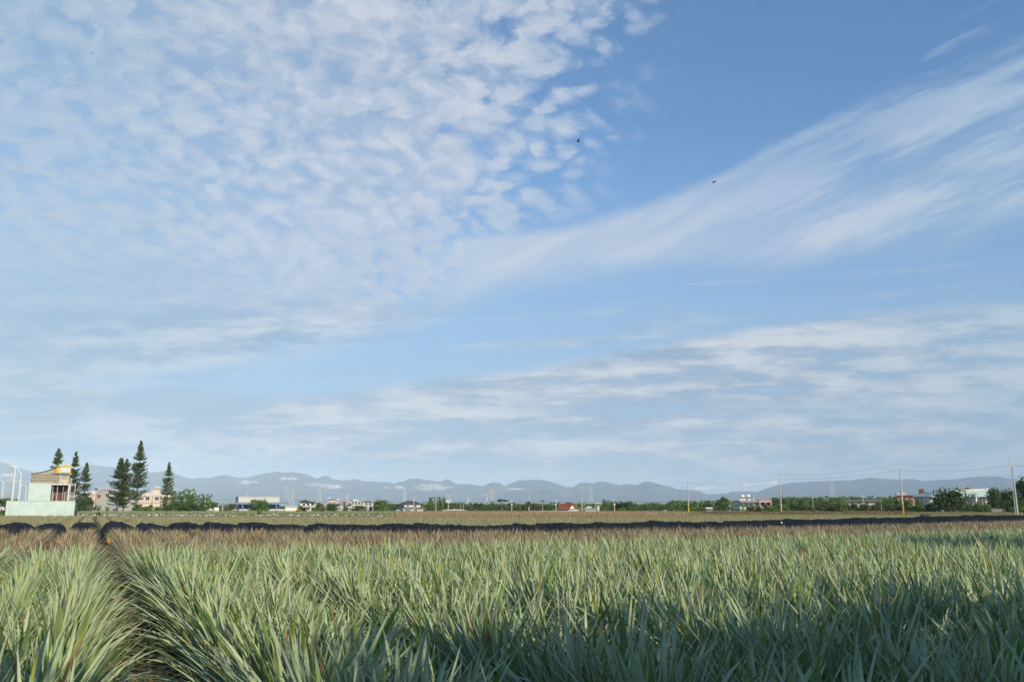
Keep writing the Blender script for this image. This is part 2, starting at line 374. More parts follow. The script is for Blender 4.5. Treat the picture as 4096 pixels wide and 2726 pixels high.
def build_hills():
    m = mat('forested_hillside', (.040, .070, .075), .95, .5, .0012)
    D = 15500.0
    px = np.array([a for a, b in RIDGE], float); py = np.array([b for a, b in RIDGE], float)
    n = 1500; xs = np.linspace(px[0], px[-1], n); ys = np.interp(xs, px, py)
    rng = np.random.default_rng(3)
    def fb(scale, seed):
        r = np.random.default_rng(seed); k = np.linspace(0, 1, 4000); y = np.zeros(n)
        for o in range(6):
            c = int(scale * 2 ** o); y += np.interp(np.linspace(0, c, n), np.arange(c + 1), r.uniform(-1, 1, c + 1)) / 2 ** o
        return y
    ys = ys + fb(130, 1) * 1.5
    rows = 26; V = np.zeros((rows, n, 3)); spur = np.array([fb(22, 50 + i // 4) for i in range(rows)])
    for j in range(rows):
        t = j / (rows - 5)
        for i in range(n):
            p, q = ray(xs[i], ys[i]); top = H + q * D
            if t <= 1:
                Y = D - 5200 * (1 - t); z = top * (t ** 1.35) * (1 - .30 * abs(spur[j][i]) * math.sin(math.pi * t))
                z = z if j else -5
            else:
                Y = D + 5200 * (t - 1) * 1.2; z = top * max(0, 1 - (t - 1) * 3.2) - (5 if j == rows - 1 else 0)
            V[j, i] = (p * Y, Y, z)
    idx = np.arange(rows * n).reshape(rows, n)
    F = np.stack([idx[:-1, :-1], idx[:-1, 1:], idx[1:, 1:], idx[1:, :-1]], -1).reshape(-1, 4)
    o = link('mountain_range', mesh_np('mountain_range', V.reshape(-1, 3), F, None, m, True)); tag(o, kind='structure')
build_hills()

# ------------------------------------------------------------------ pineapple plants
def leaf_arrays(n, segs, across, Lr, wr, el_in, el_out, droop, seed, base_r=.05, fold=.28, vfun=None, height0=0.02, spread=0.0):
    rg = np.random.default_rng(seed); Vs = []; Fs = []; At = []; off = 0
    for i in range(n):
        f = (i + .5) / n                                    # 0 centre leaf .. 1 outermost
        phi = i * 2.39996 + rg.normal(0, .25)
        el = R(el_in + (el_out - el_in) * f ** 1.25 + rg.normal(0, 5)); el = min(el, R(88))
        L = (Lr[0] + (Lr[1] - Lr[0]) * math.sin(math.pi * min(1, .15 + f * .75))) * rg.uniform(.82, 1.12)
        w = wr * rg.uniform(.75, 1.15); dr = R(droop * (.3 + f)) * rg.uniform(.5, 1.4)
        t = np.linspace(0, 1, segs + 1); e = el - dr * t ** 1.6
        ds = L / segs; r = base_r * (.4 + f) + np.concatenate([[0], np.cumsum(np.cos((e[1:] + e[:-1]) / 2) * ds)])
        z = height0 + .10 * (1 - f) + np.concatenate([[0], np.cumsum(np.sin((e[1:] + e[:-1]) / 2) * ds)])
        yaw = rg.normal(0, .10); side = yaw * t ** 2 * L * .6
        ww = w * np.minimum(1, .62 + 1.3 * t) * (1 - t ** 2.4) ** .9 + .001
        er = np.array([math.cos(phi), math.sin(phi), 0]); es = np.array([-math.sin(phi), math.cos(phi), 0])
        tw = rg.normal(0, .25)
        c = er * r[:, None] + es * side[:, None] + np.array([0, 0, 1]) * z[:, None]
        nr = np.stack([-np.sin(e), np.cos(e)], 1)           # leaf normal in (radial, up), towards the stem
        nv = er * nr[:, :1] + np.array([0, 0, 1]) * nr[:, 1:]
        sv = es * math.cos(tw) + nv * math.sin(tw)
        if across == 2:
            cols = [c - sv * ww[:, None] / 2 + nv * (fold * ww)[:, None], c, c + sv * ww[:, None] / 2 + nv * (fold * ww)[:, None]]
        else:
            cols = [c - sv * ww[:, None] / 2, c + sv * ww[:, None] / 2]
        k = len(cols); P = np.stack(cols, 1).reshape(-1, 3); Vs.append(P)
        for s in range(segs):
            for a in range(k - 1):
                p = off + s * k + a; Fs.append((p, p + 1, p + k + 1, p + k))
        v0 = vfun(f, rg); dry = rg.random() < .06
        for s in range(segs):                               # some tips dried brown, bases yellower
            vv = v0 - (.0 if not (dry and s >= segs - 1 and segs > 2) else .9) - (.22 if s == 0 and segs > 3 else 0) + rg.normal(0, .05)
            At += [min(1, max(0, vv))] * (k - 1)
        off += len(P)
    return np.concatenate(Vs), np.array(Fs), np.array(At)

def merge(protos, xs, ys, zs, rot, sc, pick, tint=None, lean=None):
    """many transformed copies of small prototypes in one array mesh"""
    Vs = []; Fs = []; As = []; off = 0
    for k, (V, F, A) in enumerate(protos):
        m = np.where(pick == k)[0]
        if not len(m): continue
        c, s = np.cos(rot[m]), np.sin(rot[m]); X = V[None, :, 0] * c[:, None] - V[None, :, 1] * s[:, None]
        Y = V[None, :, 0] * s[:, None] + V[None, :, 1] * c[:, None]; Z = np.repeat(V[None, :, 2], len(m), 0)
        X, Y, Z = X * sc[m, None], Y * sc[m, None], Z * sc[m, None]
        if lean is not None: X = X + lean[0][m, None] * Z; Y = Y + lean[1][m, None] * Z
        P = np.stack([X + xs[m, None], Y + ys[m, None], Z + zs[m, None]], -1).reshape(-1, 3)
        FF = (F[None] + (np.arange(len(m)) * len(V))[:, None, None]).reshape(-1, F.shape[1]) + off
        a = np.repeat(A[None], len(m), 0)
        if tint is not None: a = np.clip(a + tint[m, None], 0, 1)
        Vs.append(P); Fs.append(FF); As.append(a.ravel()); off += len(P)
    return np.concatenate(Vs), np.concatenate(Fs), np.concatenate(As)

def pineapple_material(name, ramp, under, rough=.62):
    m = leafmat(name, ramp, rough, 0.0, .16); t = m.node_tree; b = t.nodes['Principled BSDF']
    src = b.inputs['Base Color'].links[0].from_socket
    g = t.nodes.new('ShaderNodeNewGeometry'); x = t.nodes.new('ShaderNodeMix'); x.data_type = 'RGBA'
    h = t.nodes.new('ShaderNodeMath'); h.operation = 'MULTIPLY'; h.inputs[1].default_value = .78      # scurfy pale underside
    t.links.new(g.outputs['Backfacing'], h.inputs[0]); t.links.new(h.outputs[0], x.inputs[0]); t.links.new(src, x.inputs[6])
    m2 = t.nodes.new('ShaderNodeMix'); m2.data_type = 'RGBA'; m2.blend_type = 'MIX'; m2.inputs[0].default_value = .7
    t.links.new(src, m2.inputs[6]); m2.inputs[7].default_value = (*under, 1); t.links.new(m2.outputs[2], x.inputs[7])
    n = t.nodes.new('ShaderNodeTexNoise'); n.inputs['Scale'].default_value = 7.0; n.inputs['Detail'].default_value = 4
    mr = t.nodes.new('ShaderNodeMapRange'); mr.inputs['To Min'].default_value = .72; mr.inputs['To Max'].default_value = 1.25
    t.links.new(g.outputs['Position'], n.inputs['Vector']); t.links.new(n.outputs[0], mr.inputs['Value'])
    hv = t.nodes.new('ShaderNodeHueSaturation'); t.links.new(mr.outputs[0], hv.inputs['Value']); t.links.new(x.outputs[2], hv.inputs['Color'])
    t.links.new(hv.outputs[0], b.inputs['Base Color'])
    tr = t.nodes.new('ShaderNodeBsdfTranslucent'); t.links.new(hv.outputs[0], tr.inputs['Color'])
    mx = t.nodes.new('ShaderNodeMixShader'); mx.inputs[0].default_value = .16
    t.links.new(b.outputs[0], mx.inputs[1]); t.links.new(tr.outputs[0], mx.inputs[2]); t.links.new(mx.outputs[0], t.nodes['Material Output'].inputs[0])
    return m
GREEN = [(0.0, (.34, .20, .09)), (.05, (.38, .29, .12)), (.09, (.40, .44, .08)), (.22, (.26, .38, .07)), (.45, (.19, .31, .085)), (.75, (.29, .37, .18)), (1.0, (.42, .49, .31))]
RED = [(0.0, (.22, .018, .018)), (.12, (.27, .035, .030)), (.22, (.27, .13, .08)), (.42, (.27, .22, .115)), (.7, (.36, .34, .18)), (1.0, (.48, .48, .28))]
YOUNG = [(0.0, (.30, .14, .07)), (.25, (.26, .19, .10)), (.5, (.30, .30, .14)), (.8, (.38, .41, .19)), (1.0, (.48, .52, .28))]
m_green = pineapple_material('pineapple_leaf', GREEN, (.47, .53, .37))
m_red = pineapple_material('reddened_pineapple_leaf', RED, (.36, .33, .24))
m_young = pineapple_material('young_pineapple_leaf', YOUNG, (.34, .35, .24))

def v_green(f, rg):
    u = rg.random()
    if f > .78: return rg.uniform(0, .34) if u < .6 else rg.uniform(.3, .8)
    if u < .09: return rg.uniform(.03, .20)
    if u < .42: return rg.uniform(.28, .6)
    return rg.uniform(.6, 1.0)
def v_red(f, rg):
    u = rg.random()
    return rg.uniform(0, .22) if u < .15 + .12 * f else (rg.uniform(.25, .5) if u < .45 else rg.uniform(.5, 1.0))
def v_young(f, rg): return rg.uniform(0, 1)

def bed_rows(u0, u1, step, v_lo, v_hi, rg, rows=(-.21, .21), jit=.06):
    """plant positions in the double rows of every raised bed"""
    us = []; vs = []; side = []
    k0 = math.floor((v_lo - FUR0) / BED); k1 = math.ceil((v_hi - FUR0) / BED)
    for k in range(k0, k1):
        vc = FUR0 + BED * (k + .5)
        if vc < v_lo or vc > v_hi: continue
        for r in rows:
            u = np.arange(u0 + rg.uniform(0, step), u1, step); u = u + rg.normal(0, jit, len(u))
            us.append(u); vs.append(vc + (.06 if k == 0 else (-.06 if k == -1 else 0)) + r + rg.normal(0, jit, len(u))); side.append(np.full(len(u), np.sign(r)))
    return np.concatenate(us), np.concatenate(vs), np.concatenate(side)
def in_view(x, y, margin=.06, ymin=2.2):
    return (y > ymin) & (np.abs(x) < (.62 + margin) * y + 1.4)

def U_G(v): return np.interp(v, [0, 3, 10, 18, 37, 60], [21.5, 20.6, 20.4, 21.1, 25.2, 31.0])      # green / reddened plants
def U_N0(v): return np.interp(v, [0, 1, 10, 17, 32, 50, 71, 100], [47.0, 47.0, 41.0, 37.2, 37.6, 41.5, 48.5, 57.0])   # nets begin
def U_N1(v): return np.interp(v, [0, 1, 10, 20, 39, 70, 128, 200], [60.5, 60.0, 51.5, 44.5, 47.2, 60.5, 86.0, 112.0])  # nets end


def build_soil_beds():
    nu, vs = 60, np.arange(FUR0 - BED * 14 , FUR0 + BED * 52, BED / 8)
    us = np.concatenate([np.linspace(.5, 20, 40), np.linspace(21, 60, 30)]); rg = np.random.default_rng(5)
    Vv = []
    for u in us:
        for v in vs:
            ph = ((v - FUR0) / BED) % 1.0; prof = min(1, max(0, (math.sin(math.pi * ph)) * 1.5)) ; x, y = uv2xy(u, v)
            Vv.append((x, y, .012 + .15 * prof + rg.uniform(0, .03)))
    a, b = len(us), len(vs); idx = np.arange(a * b).reshape(a, b)
    F = np.stack([idx[:-1, :-1], idx[:-1, 1:], idx[1:, 1:], idx[1:, :-1]], -1).reshape(-1, 4)[:, ::-1]
    m = mat('bed_soil', (.115, .062, .035), .95, scale=2.2, col2=(.060, .044, .028), bump=.8)
    o = link('field_soil', mesh_np('field_soil', Vv, F, None, m, True)); tag(o, kind='structure')
build_soil_beds()

def build_green():
    rg = np.random.default_rng(21)
    near = [leaf_arrays(54, 7, 2, (.50, .90), .046, 86, 32, 34, 100 + i, vfun=v_green, height0=.08) for i in range(7)]
    lod = [leaf_arrays(38, 4, 1, (.50, .90), .047, 86, 34, 34, 200 + i, vfun=v_green, height0=.08) for i in range(6)]
    u, v, sd = bed_rows(1.0, 32, .28, -9.5, 60, rg)
    x, y = uv2xy(u, v); k = in_view(x, y) & (u < U_G(v)); u, v, sd, x, y = u[k], v[k], sd[k], x[k], y[k]
    d = np.hypot(x, y); sc = rg.uniform(.86, 1.10, len(x)) * np.where(u > 17, 1 - (u - 17) * .02, 1); rot = rg.uniform(0, 6.283, len(x)); z = np.full(len(x), .13)
    bd = np.floor((v - FUR0) / BED); ln = sd * np.where(((bd == 0) & (sd < 0)) | ((bd == -1) & (sd > 0)), .05, .16) + rg.normal(0, .05, len(x)); la = rg.normal(0, .05, len(x))
    lx, ly = ln * VD[0] + la * UD[0], ln * VD[1] + la * UD[1]
    vis = np.abs(x) < .60 * y + .2; vis &= y > 3.2
    order = np.argsort(np.where(vis, d, 1e9)); ind = order[:300]; rest = np.setdiff1d(np.arange(len(x)), ind)
    mes = [mesh_np('pineapple_plant', V, F, A, m_green, False) for V, F, A in near]
    shade_edge = lambda X, Y: Y < 5.6 + .62 * X
    for j, i in enumerate(ind):
        o = link('pineapple_plant', mes[j % 7]); s = sc[i]
        c, sn = math.cos(rot[i]), math.sin(rot[i])
        M = Matrix(((1, 0, lx[i], 0), (0, 1, ly[i], 0), (0, 0, 1, 0), (0, 0, 0, 1))) @ Matrix(((c, -sn, 0, 0), (sn, c, 0, 0), (0, 0, 1, 0), (0, 0, 0, 1)))
        q = Matrix.Rotation(math.atan2(lx[i], 1), 4, 'Y') @ Matrix.Rotation(-math.atan2(ly[i], 1), 4, 'X') @ Matrix.Rotation(rot[i], 4, 'Z')
        o.rotation_euler = q.to_euler(); o.scale = (s, s, s); o.location = (x[i], y[i], z[i])
        bed = math.floor((v[i] - FUR0) / BED)
        if bed <= -1:
            sh = shade_edge(x[i], y[i]); tag(o, 'shaded pineapple plant in the bottom left corner, left of the bare furrow' if sh else ('fan-leaved pineapple plant in the bed touching the bare furrow on its left' if bed == -1 else 'sunlit pineapple plant at the far left edge, beyond the bed beside the furrow'), 'pineapple plant', 'pineapple plants left of the furrow')
        elif bed == 0 and not shade_edge(x[i], y[i]):
            tag(o, 'sunlit pineapple plant in the first bed right of the bare furrow', 'pineapple plant', 'sunlit pineapple plants right of the furrow')
        elif shade_edge(x[i], y[i]):
            w = 'left of the middle' if x[i] / y[i] < -.1 else ('near the middle' if x[i] / y[i] < .22 else 'toward the right corner')
            tag(o, 'shaded blue-green pineapple plant along the bottom edge, ' + w, 'pineapple plant', 'shaded pineapple plants in the foreground')
        else:
            w = 'in the second bed right of the bare furrow' if bed == 1 else ('in the third bed right of the bare furrow' if bed == 2 else ('in the middle beds, below the umbrella tree' if x[i] / y[i] < .12 else 'in the right beds, below the pole with the plain orange base'))
            tag(o, 'sunlit grey-green pineapple plant ' + w, 'pineapple plant', 'sunlit pineapple plants right of the furrow')
    V, F, A = merge(lod, x[rest], y[rest], z[rest], rot[rest], sc[rest], rg.integers(0, 6, len(rest)), lean=(lx[rest], ly[rest]))
    tag(link('pineapple_rows', mesh_np('pineapple_rows', V, F, A, m_green)), 'dense rows of grey-green pineapple plants farther into the field', 'crop', kind='stuff')
    # band of reddened, shorter plants
    lodr = [leaf_arrays(24, 3, 1, (.42, .72), .040, 84, 32, 30, 300 + i, vfun=v_red) for i in range(6)]
    u, v, sd = bed_rows(20, 58, .33, -15, 100, rg)
    x, y = uv2xy(u, v); k = in_view(x, y, .08) & (u > U_G(v)) & (u < U_N0(v) - .7); u, v, sd, x, y = u[k], v[k], sd[k], x[k], y[k]
    n = len(x); ln = sd * .2 + rg.normal(0, .06, n); la = rg.normal(0, .06, n)
    V, F, A = merge(lodr, x, y, np.full(n, .13), rg.uniform(0, 6.28, n), rg.uniform(.9, 1.15, n), rg.integers(0, 6, n), tint=rg.normal(0, .08, n) + .16 * np.sin(u * .9 + 2 * np.sin(v * .55)) * np.sin(v * .8 + u * .3) + .04, lean=(ln * VD[0] + la * UD[0], ln * VD[1] + la * UD[1]))
    tag(link('reddened_pineapple_rows', mesh_np('reddened_pineapple_rows', V, F, A, m_red)), 'rows of shorter red and straw coloured pineapple plants before the black nets', 'crop', kind='stuff')
    # young plants beyond the nets
    lody = [leaf_arrays(9, 1, 1, (.30, .48), .075, 80, 30, 0, 400 + i, vfun=v_young) for i in range(5)]
    u, v, sd = bed_rows(44, 200, .75, -70, 250, rg, rows=(-.3, .3), jit=.12)
    x, y = uv2xy(u, v); k = in_view(x, y, .05) & (u > U_N1(v) + .6) & (y < np.where(x / y < -.497, 173, np.where(x / y < .19, 148, 178))); x, y = x[k], y[k]; n = len(x)
    V, F, A = merge(lody, x, y, np.full(n, .02), rg.uniform(0, 6.28, n), rg.uniform(.8, 1.25, n), rg.integers(0, 5, n), tint=rg.normal(0, .12, n))
    tag(link('young_pineapple_rows', mesh_np('young_pineapple_rows', V, F, A, m_young)), 'low rows of young olive pineapple plants beyond the black nets', 'crop', kind='stuff')
    print('green field', len(ind), len(rest), 'young', n)
build_green()

def build_litter():
    rg = np.random.default_rng(8); protos = []
    for i in range(4):
        L, w = rg.uniform(.25, .5), rg.uniform(.02, .045); t = np.linspace(0, 1, 4)
        c = np.stack([(t - .5) * L, np.sin(t * 3) * .05, .03 + np.sin(t * 3.1) * rg.uniform(.01, .06)], 1); hw = w * (1 - t ** 2) + .002
        P = np.stack([c - np.array([0, 1, 0]) * hw[:, None], c + np.array([0, 1, 0]) * hw[:, None]], 1).reshape(-1, 3)
        F = np.array([(2*s, 2*s+2, 2*s+3, 2*s+1) for s in range(3)]); protos.append((P, F, np.full(3, .5)))
    u = rg.uniform(3, 42, 8200); k = rg.integers(-5, 22, 8200); k[:5200] = 0; v = FUR0 + k * BED + rg.normal(0, .20, 8200)
    x, y = uv2xy(u, v); q = in_view(x, y); x, y = x[q], y[q]; n = len(x)
    V, F, A = merge(protos, x, y, rg.uniform(.02, .22, n), rg.uniform(0, 6.28, n), rg.uniform(.7, 1.3, n), rg.integers(0, 4, n), tint=rg.uniform(-.5, .5, n))
    m = leafmat('dry_litter', [(0, (.36, .18, .08)), (.4, (.46, .30, .16)), (.65, (.22, .22, .09)), (1.0, (.30, .34, .15))], .8, .0)
    tag(link('leaf_litter', mesh_np('leaf_litter', V, F, A, m)), 'fallen brown and green leaves lying in the furrows', 'litter', kind='stuff')
build_litter()

def build_nets():
    m = mat('shade_net', (.012, .015, .021), .85, scale=3.0, col2=(.026, .030, .038), spec=.12, bump=.5)
    rg = np.random.default_rng(31); nu, nv = 60, 17; k0 = math.floor((-16 - FUR0) / BED)
    protos = []
    for j in range(9):
        L = 1.0; V = []
        wob = [np.convolve(rg.normal(0, 1, nu + 8), np.ones(5) / 5, 'same')[4:nu + 4] for _ in range(3)]
        for a in range(nu):
            t = a / (nu - 1); e = min(1, (min(t, 1 - t) * 12 / .45)); e = math.sin(e * math.pi / 2) ** .6
            for b in range(nv):
                s = b / (nv - 1) * 2 - 1; ph = 1 - abs(s) ** 4.5
                v = s * (.90 + .05 * wob[0][a] * .6); z = .89 * ph * (.30 + .70 * e) * (1 + .07 * wob[1][a]) * (1 + .05 * wob[2][(a * 3 + b * 5) % nu]) + rg.normal(0, .016) + .022 * math.sin(a * .9 + b * 1.3)
                z = max(z, .0) + .0 if 0 < b < nv - 1 else 0.0
                if a in (0, nu - 1): z = 0.0
                V.append((v, t * L + rg.normal(0, .002), z))
        idx = np.arange(nu * nv).reshape(nu, nv); F = np.stack([idx[:-1, :-1], idx[:-1, 1:], idx[1:, 1:], idx[1:, :-1]], -1).reshape(-1, 4)
        protos.append(mesh_np('shade_net_cover', V, F, None, m, True))
    n = 0
    for k in range(k0, 75):
        vc = FUR0 + BED * (k + .5); ua, ub = U_N0(vc), U_N1(vc); x, y = uv2xy(ua, vc)
        if not (abs(x) < .68 * y + 3 and y > 5): continue
        o = link('shade_net_cover', protos[(k * 5) % 9]); o.location = (x, y, .02); o.rotation_euler = (0, 0, ROWAZ); o.scale = (1, ub - ua, rg.uniform(.94, 1.05))
        if k == -1: tag(o, 'black shade net hump just left of the bare furrow', 'shade net')
        elif k == 0: tag(o, 'black shade net hump just right of the bare furrow', 'shade net')
        elif k < -1: tag(o, 'black shade net over a plant bed, left of the hump beside the bare furrow', 'shade net', 'black shade nets left of the furrow')
        else:
            pxn = 2048 + x / y * 3490; w = 'below the norfolk pines' if pxn < 850 else ('between the warehouse and the two-tier roof house' if pxn < 1700 else ('below the middle treeline and the red temple roof' if pxn < 2650 else ('below the villa' if pxn < 3300 else 'at the right end, below the hall')))
            tag(o, 'black shade net in the dark band, ' + w, 'shade net', 'black shade nets right of the furrow')
        n += 1
    print('nets', n)
build_nets()

def build_verges():
    """grass and scrub on the terrace banks beyond the field (uncountable)"""
    rg = np.random.default_rng(44)
    def tufts(name, label, n, xr, yr, hgt, ramp, keep=None, wid=.10, blades=7, catg='grass'):
        P = [leaf_arrays(blades, 1, 1, (.6, 1.0), wid, 85, 40, 0, 500 + i, vfun=lambda f, r: r.uniform(0, 1)) for i in range(4)]
        y = rg.uniform(*yr, n); px = rg.uniform(*xr, n); x = (px - 2048) / 3490 * y
        if keep is not None: q = keep(px, x, y); x, y = x[q], y[q]
        n = len(x); z = np.array([ground(a, b) for a, b in zip(x, y)])
        V, F, A = merge(P, x, y, z, rg.uniform(0, 6.28, n), rg.uniform(*hgt, n), rg.integers(0, 4, n), tint=rg.normal(0, .1, n))
        tag(link(name, mesh_np(name, V, F, A, leafmat(name + '_blade', ramp, .8, .1))), label, catg, kind='stuff')
    clump = lambda s, th: (lambda px, x, y: (np.sin(px * .031 * s + 1.3) + np.sin(px * .083 * s + y * .3) + np.sin(px * .19 * s + y)) > th)
    tufts('dry_grass', 'tall dry pinkish-brown grass on the bank in front of the houses', 9000, (1590, 2740), (152, 170), (.5, 1.0), [(0, (.26, .15, .09)), (.5, (.36, .24, .15)), (1, (.46, .34, .22))], None, .12)
    tufts('green_weeds', 'patches of green weeds on the earth strip below the bank', 2600, (300, 2700), (145, 155), (.2, .5), [(0, (.09, .13, .03)), (1, (.20, .24, .07))], clump(1, .35), .14)
    tufts('terrace_pineapple_rows', 'pale green pineapple rows on top of the terrace bank', 11000, (312, 2760), (171, 235), (.5, .8), [(0, (.12, .16, .07)), (.5, (.24, .28, .14)), (1, (.36, .40, .22))], lambda px, x, y: np.abs((y / 3.2) % 1 - .5) < .33, .12, catg='crop')
    tufts('bank_scrub', 'grey-brown low scrub along the bank with the white plastic scraps', 5000, (312, 1620), (155, 171), (.2, .45), [(0, (.12, .10, .06)), (.5, (.22, .19, .12)), (1, (.30, .30, .18))], None, .12, catg='scrub')
    tufts('rough_grass', 'rough olive and straw grass strip below the utility poles', 13000, (2735, 4300), (178, 262), (.3, .7), [(0, (.13, .13, .045)), (.5, (.22, .21, .08)), (1, (.34, .29, .14))], None, .12)
    tufts('dry_scrub', 'brown dry scrub line beyond the field at right', 3400, (2780, 3650), (224, 232), (.8, 1.3), [(0, (.14, .10, .05)), (1, (.30, .23, .13))], clump(.7, -.3), .12, catg='scrub')
    # torn white plastic scraps
    V = []; F = []; n = 260
    for i in range(n):
        px = rg.uniform(312, 1620); y = rg.uniform(156, 163); x = (px - 2048) / 3490 * y; s = rg.uniform(.06, .20) * (1.7 if rg.random() < .12 else 1); a = rg.uniform(0, 3.14); z = ground(x, y) + rg.uniform(.28, .50)
        c, q = math.cos(a) * s, math.sin(a) * s; h = rg.uniform(.05, .2)
        V += [(x - c, y - q, z), (x + c, y - q * .3, z + h * .3), (x + c * .8, y + q, z + h), (x - c, y + q * .6, z + h * .7)]; F.append((4*i, 4*i+1, 4*i+2, 4*i+3))
    m = mat('white_plastic', (.72, .73, .74), .5, .25, 3.0)
    tag(link('plastic_scraps', mesh_np('plastic_scraps', V, F, None, m)), 'torn white plastic mulch scraps along the terrace bank', 'plastic', kind='stuff')
build_verges()

# ------------------------------------------------------------------ trees
DARK = [(0, (.030, .064, .020)), (.5, (.065, .120, .034)), (1, (.14, .20, .055))]
MID = [(0, (.050, .105, .026)), (.5, (.12, .205, .050)), (1, (.24, .33, .09))]
LIGHT = [(0, (.045, .10, .022)), (.5, (.13, .23, .05)), (1, (.26, .36, .10))]
OLIVE = [(0, (.065, .080, .024)), (.5, (.13, .145, .045)), (1, (.24, .24, .09))]
PINE = [(0, (.030, .066, .022)), (.5, (.070, .130, .040)), (1, (.17, .23, .075))]
LM = {k: leafmat('foliage_' + k, v, .7, .25) for k, v in (('dark', DARK), ('mid', MID), ('light', LIGHT), ('olive', OLIVE), ('pine', PINE))}
BARK = mat('bark', (.17, .135, .10), .9, .45, 3.0)
PALEBARK = mat('pale_bark', (.36, .32, .26), .9, .35, 3.0)

def cards(P, s, rg, v, up=.35, asp=(.5, 1.0)):
    """one small randomly turned leaf clump quad at every point"""
    n = len(P); a = rg.normal(0, 1, (n, 3)); a[:, 2] *= .8; a /= np.linalg.norm(a, axis=1)[:, None]
    b = rg.normal(0, 1, (n, 3)); b -= (b * a).sum(1)[:, None] * a; b /= np.linalg.norm(b, axis=1)[:, None]
    w = (s * rg.uniform(.6, 1.3, n))[:, None]; h = w * rg.uniform(*asp, n)[:, None]
    V = np.stack([P - a * w - b * h * .2, P + b * h * -.9, P + a * w + b * h * .15, P + b * h], 1).reshape(-1, 3)
    return V, np.arange(4 * n).reshape(n, 4), v

def crown(seed, lobes, n, s, flat=1.0):
    """leaf clumps over a set of (x, y, z, rx, rz) lobes with gaps between"""
    rg = np.random.default_rng(seed); Ps = []; vs = []
    wt = np.array([l[3] ** 2 for l in lobes]); wt = (wt / wt.sum() * n).astype(int)
    for (x, y, z, rx, rz), m in zip(lobes, wt):
        sub = max(5, m // 28)                               # secondary clumps on the lobe surface
        d = rg.normal(0, 1, (sub, 3)); d /= np.linalg.norm(d, axis=1)[:, None]; d[:, 2] = np.where(d[:, 2] < -.4, -d[:, 2], d[:, 2])
        c = np.array([x, y, z]) + d * np.array([rx, rx, rz]) * rg.uniform(.62, 1.0, (sub, 1)); tone = rg.uniform(-.3, .3, sub)
        k = rg.integers(0, sub, m); r = rg.normal(0, 1, (m, 3)) * np.array([rx, rx, rz]) * .23
        Ps.append(c[k] + r); vs.append(np.clip(.5 + tone[k] + rg.normal(0, .16, m), 0, 1))
    P = np.concatenate(Ps); P[:, 2] = np.maximum(P[:, 2], .015); return cards(P, s * flat, rg, np.concatenate(vs))

def trunk_mesh(name, seed, h, r, limbs, m=BARK):
    rg = np.random.default_rng(seed); b = MB()
    b.tube([(0, 0, -.02), (rg.normal(0, .01), 0, h * .5), (rg.normal(0, .015), 0, h)], [r * 1.25, r, r * .7], 7)
    for (x, y, z) in limbs: b.tube([(0, 0, h * .75), (x * .45, y * .45, h * .8 + (z - h) * .45), (x, y, z)], [r * .65, r * .42, r * .12], 5)
    me = bpy.data.meshes.new(name); me.from_pydata(b.v, [], b.f); me.materials.append(m); return me

TP = {}
def proto(kind, cr, tr, leaf): TP.setdefault(kind, []).append((cr, tr, leaf))
def rnd_lobes(seed, n, rx, z0, z1, r0, r1):
    rg = np.random.default_rng(seed); L = []
    for i in range(n):
        a = rg.uniform(0, 6.28); d = rx * rg.uniform(.1, 1) ** .7; z = rg.uniform(z0, z1); L.append((d * math.cos(a), d * math.sin(a), z, rg.uniform(r0, r1), rg.uniform(r0, r1) * .8))
    return L
# unit trees: height 1, crown half width about .5
for i in range(4):                                         # broad round
    L = rnd_lobes(10 + i, 9, .30, .38, .78, .15, .24) + [(0, 0, .55, .26, .28)]
    proto('round', crown(20 + i, L, 2600, .036), ('r', 10 + i, .34, .035, [(l[0], l[1], l[2]) for l in L[:5]]), None)
for i in range(4):                                         # full to the ground: bushes and hedges
    L = rnd_lobes(30 + i, 10, .33, .14, .74, .15, .25) + [(0, 0, .38, .36, .36), (0, 0, .22, .42, .2), (0, 0, .09, .42, .11)]
    proto('bush', crown(40 + i, L, 3200, .040), ('b', 30 + i, .2, .025, [(l[0], l[1], l[2]) for l in L[:4]]), None)
for i in range(3):                                         # dense dome, leafy to the ground
    L = rnd_lobes(35 + i, 12, .30, .25, .74, .14, .22) + [(0, 0, .42, .44, .42), (0, 0, .22, .46, .24), (0, 0, .09, .46, .11)]
    proto('dome', crown(45 + i, L, 5200, .034), ('d', 35 + i, .2, .025, [(.1, .1, .6), (-.2, 0, .5)]), None)
for i in range(3):                                         # layered, flat tiers of branches
    L = []; rg = np.random.default_rng(50 + i)
    for t in range(7):
        z = .16 + t * .125; w = .46 * (1 - (t / 7) ** 1.7) + .06
        for k in range(5): a = rg.uniform(0, 6.28); L.append((w * .6 * math.cos(a), w * .6 * math.sin(a), z + rg.normal(0, .02), w * .5, .035))
    L.append((0, 0, .97, .06, .05))
    proto('layered', crown(60 + i, L, 2100, .030), ('l', 50 + i, .9, .022, []), None)
for i in range(2):                                         # umbrella crown on a bare trunk
    L = rnd_lobes(70 + i, 12, .40, .74, .86, .10, .17)
    proto('umbrella', crown(80 + i, L, 1300, .024), ('u', 70 + i, .5, .020, [(l[0] * .9, l[1] * .9, l[2]) for l in L[:9]]), None)
for i in range(3):                                         # bamboo / feathery plumes
    L = []; rg = np.random.default_rng(90 + i)
    for k in range(14):
        a = rg.uniform(0, 6.28); d = rg.uniform(0, .34); h = rg.uniform(.62, .95)
        for t in (.25, .5, .75, 1.0): L.append((d * math.cos(a) * (1 + .5 * t * t), d * math.sin(a) * (1 + .5 * t * t), h * t, .085 * (1.15 - t * .5) * 1.5, .13))
    proto('bamboo', crown(95 + i, L, 3400, .034), ('m', 90 + i, .75, .012, [(.12, .05, .7), (-.12, .02, .75), (.05, -.1, .8)]), None)

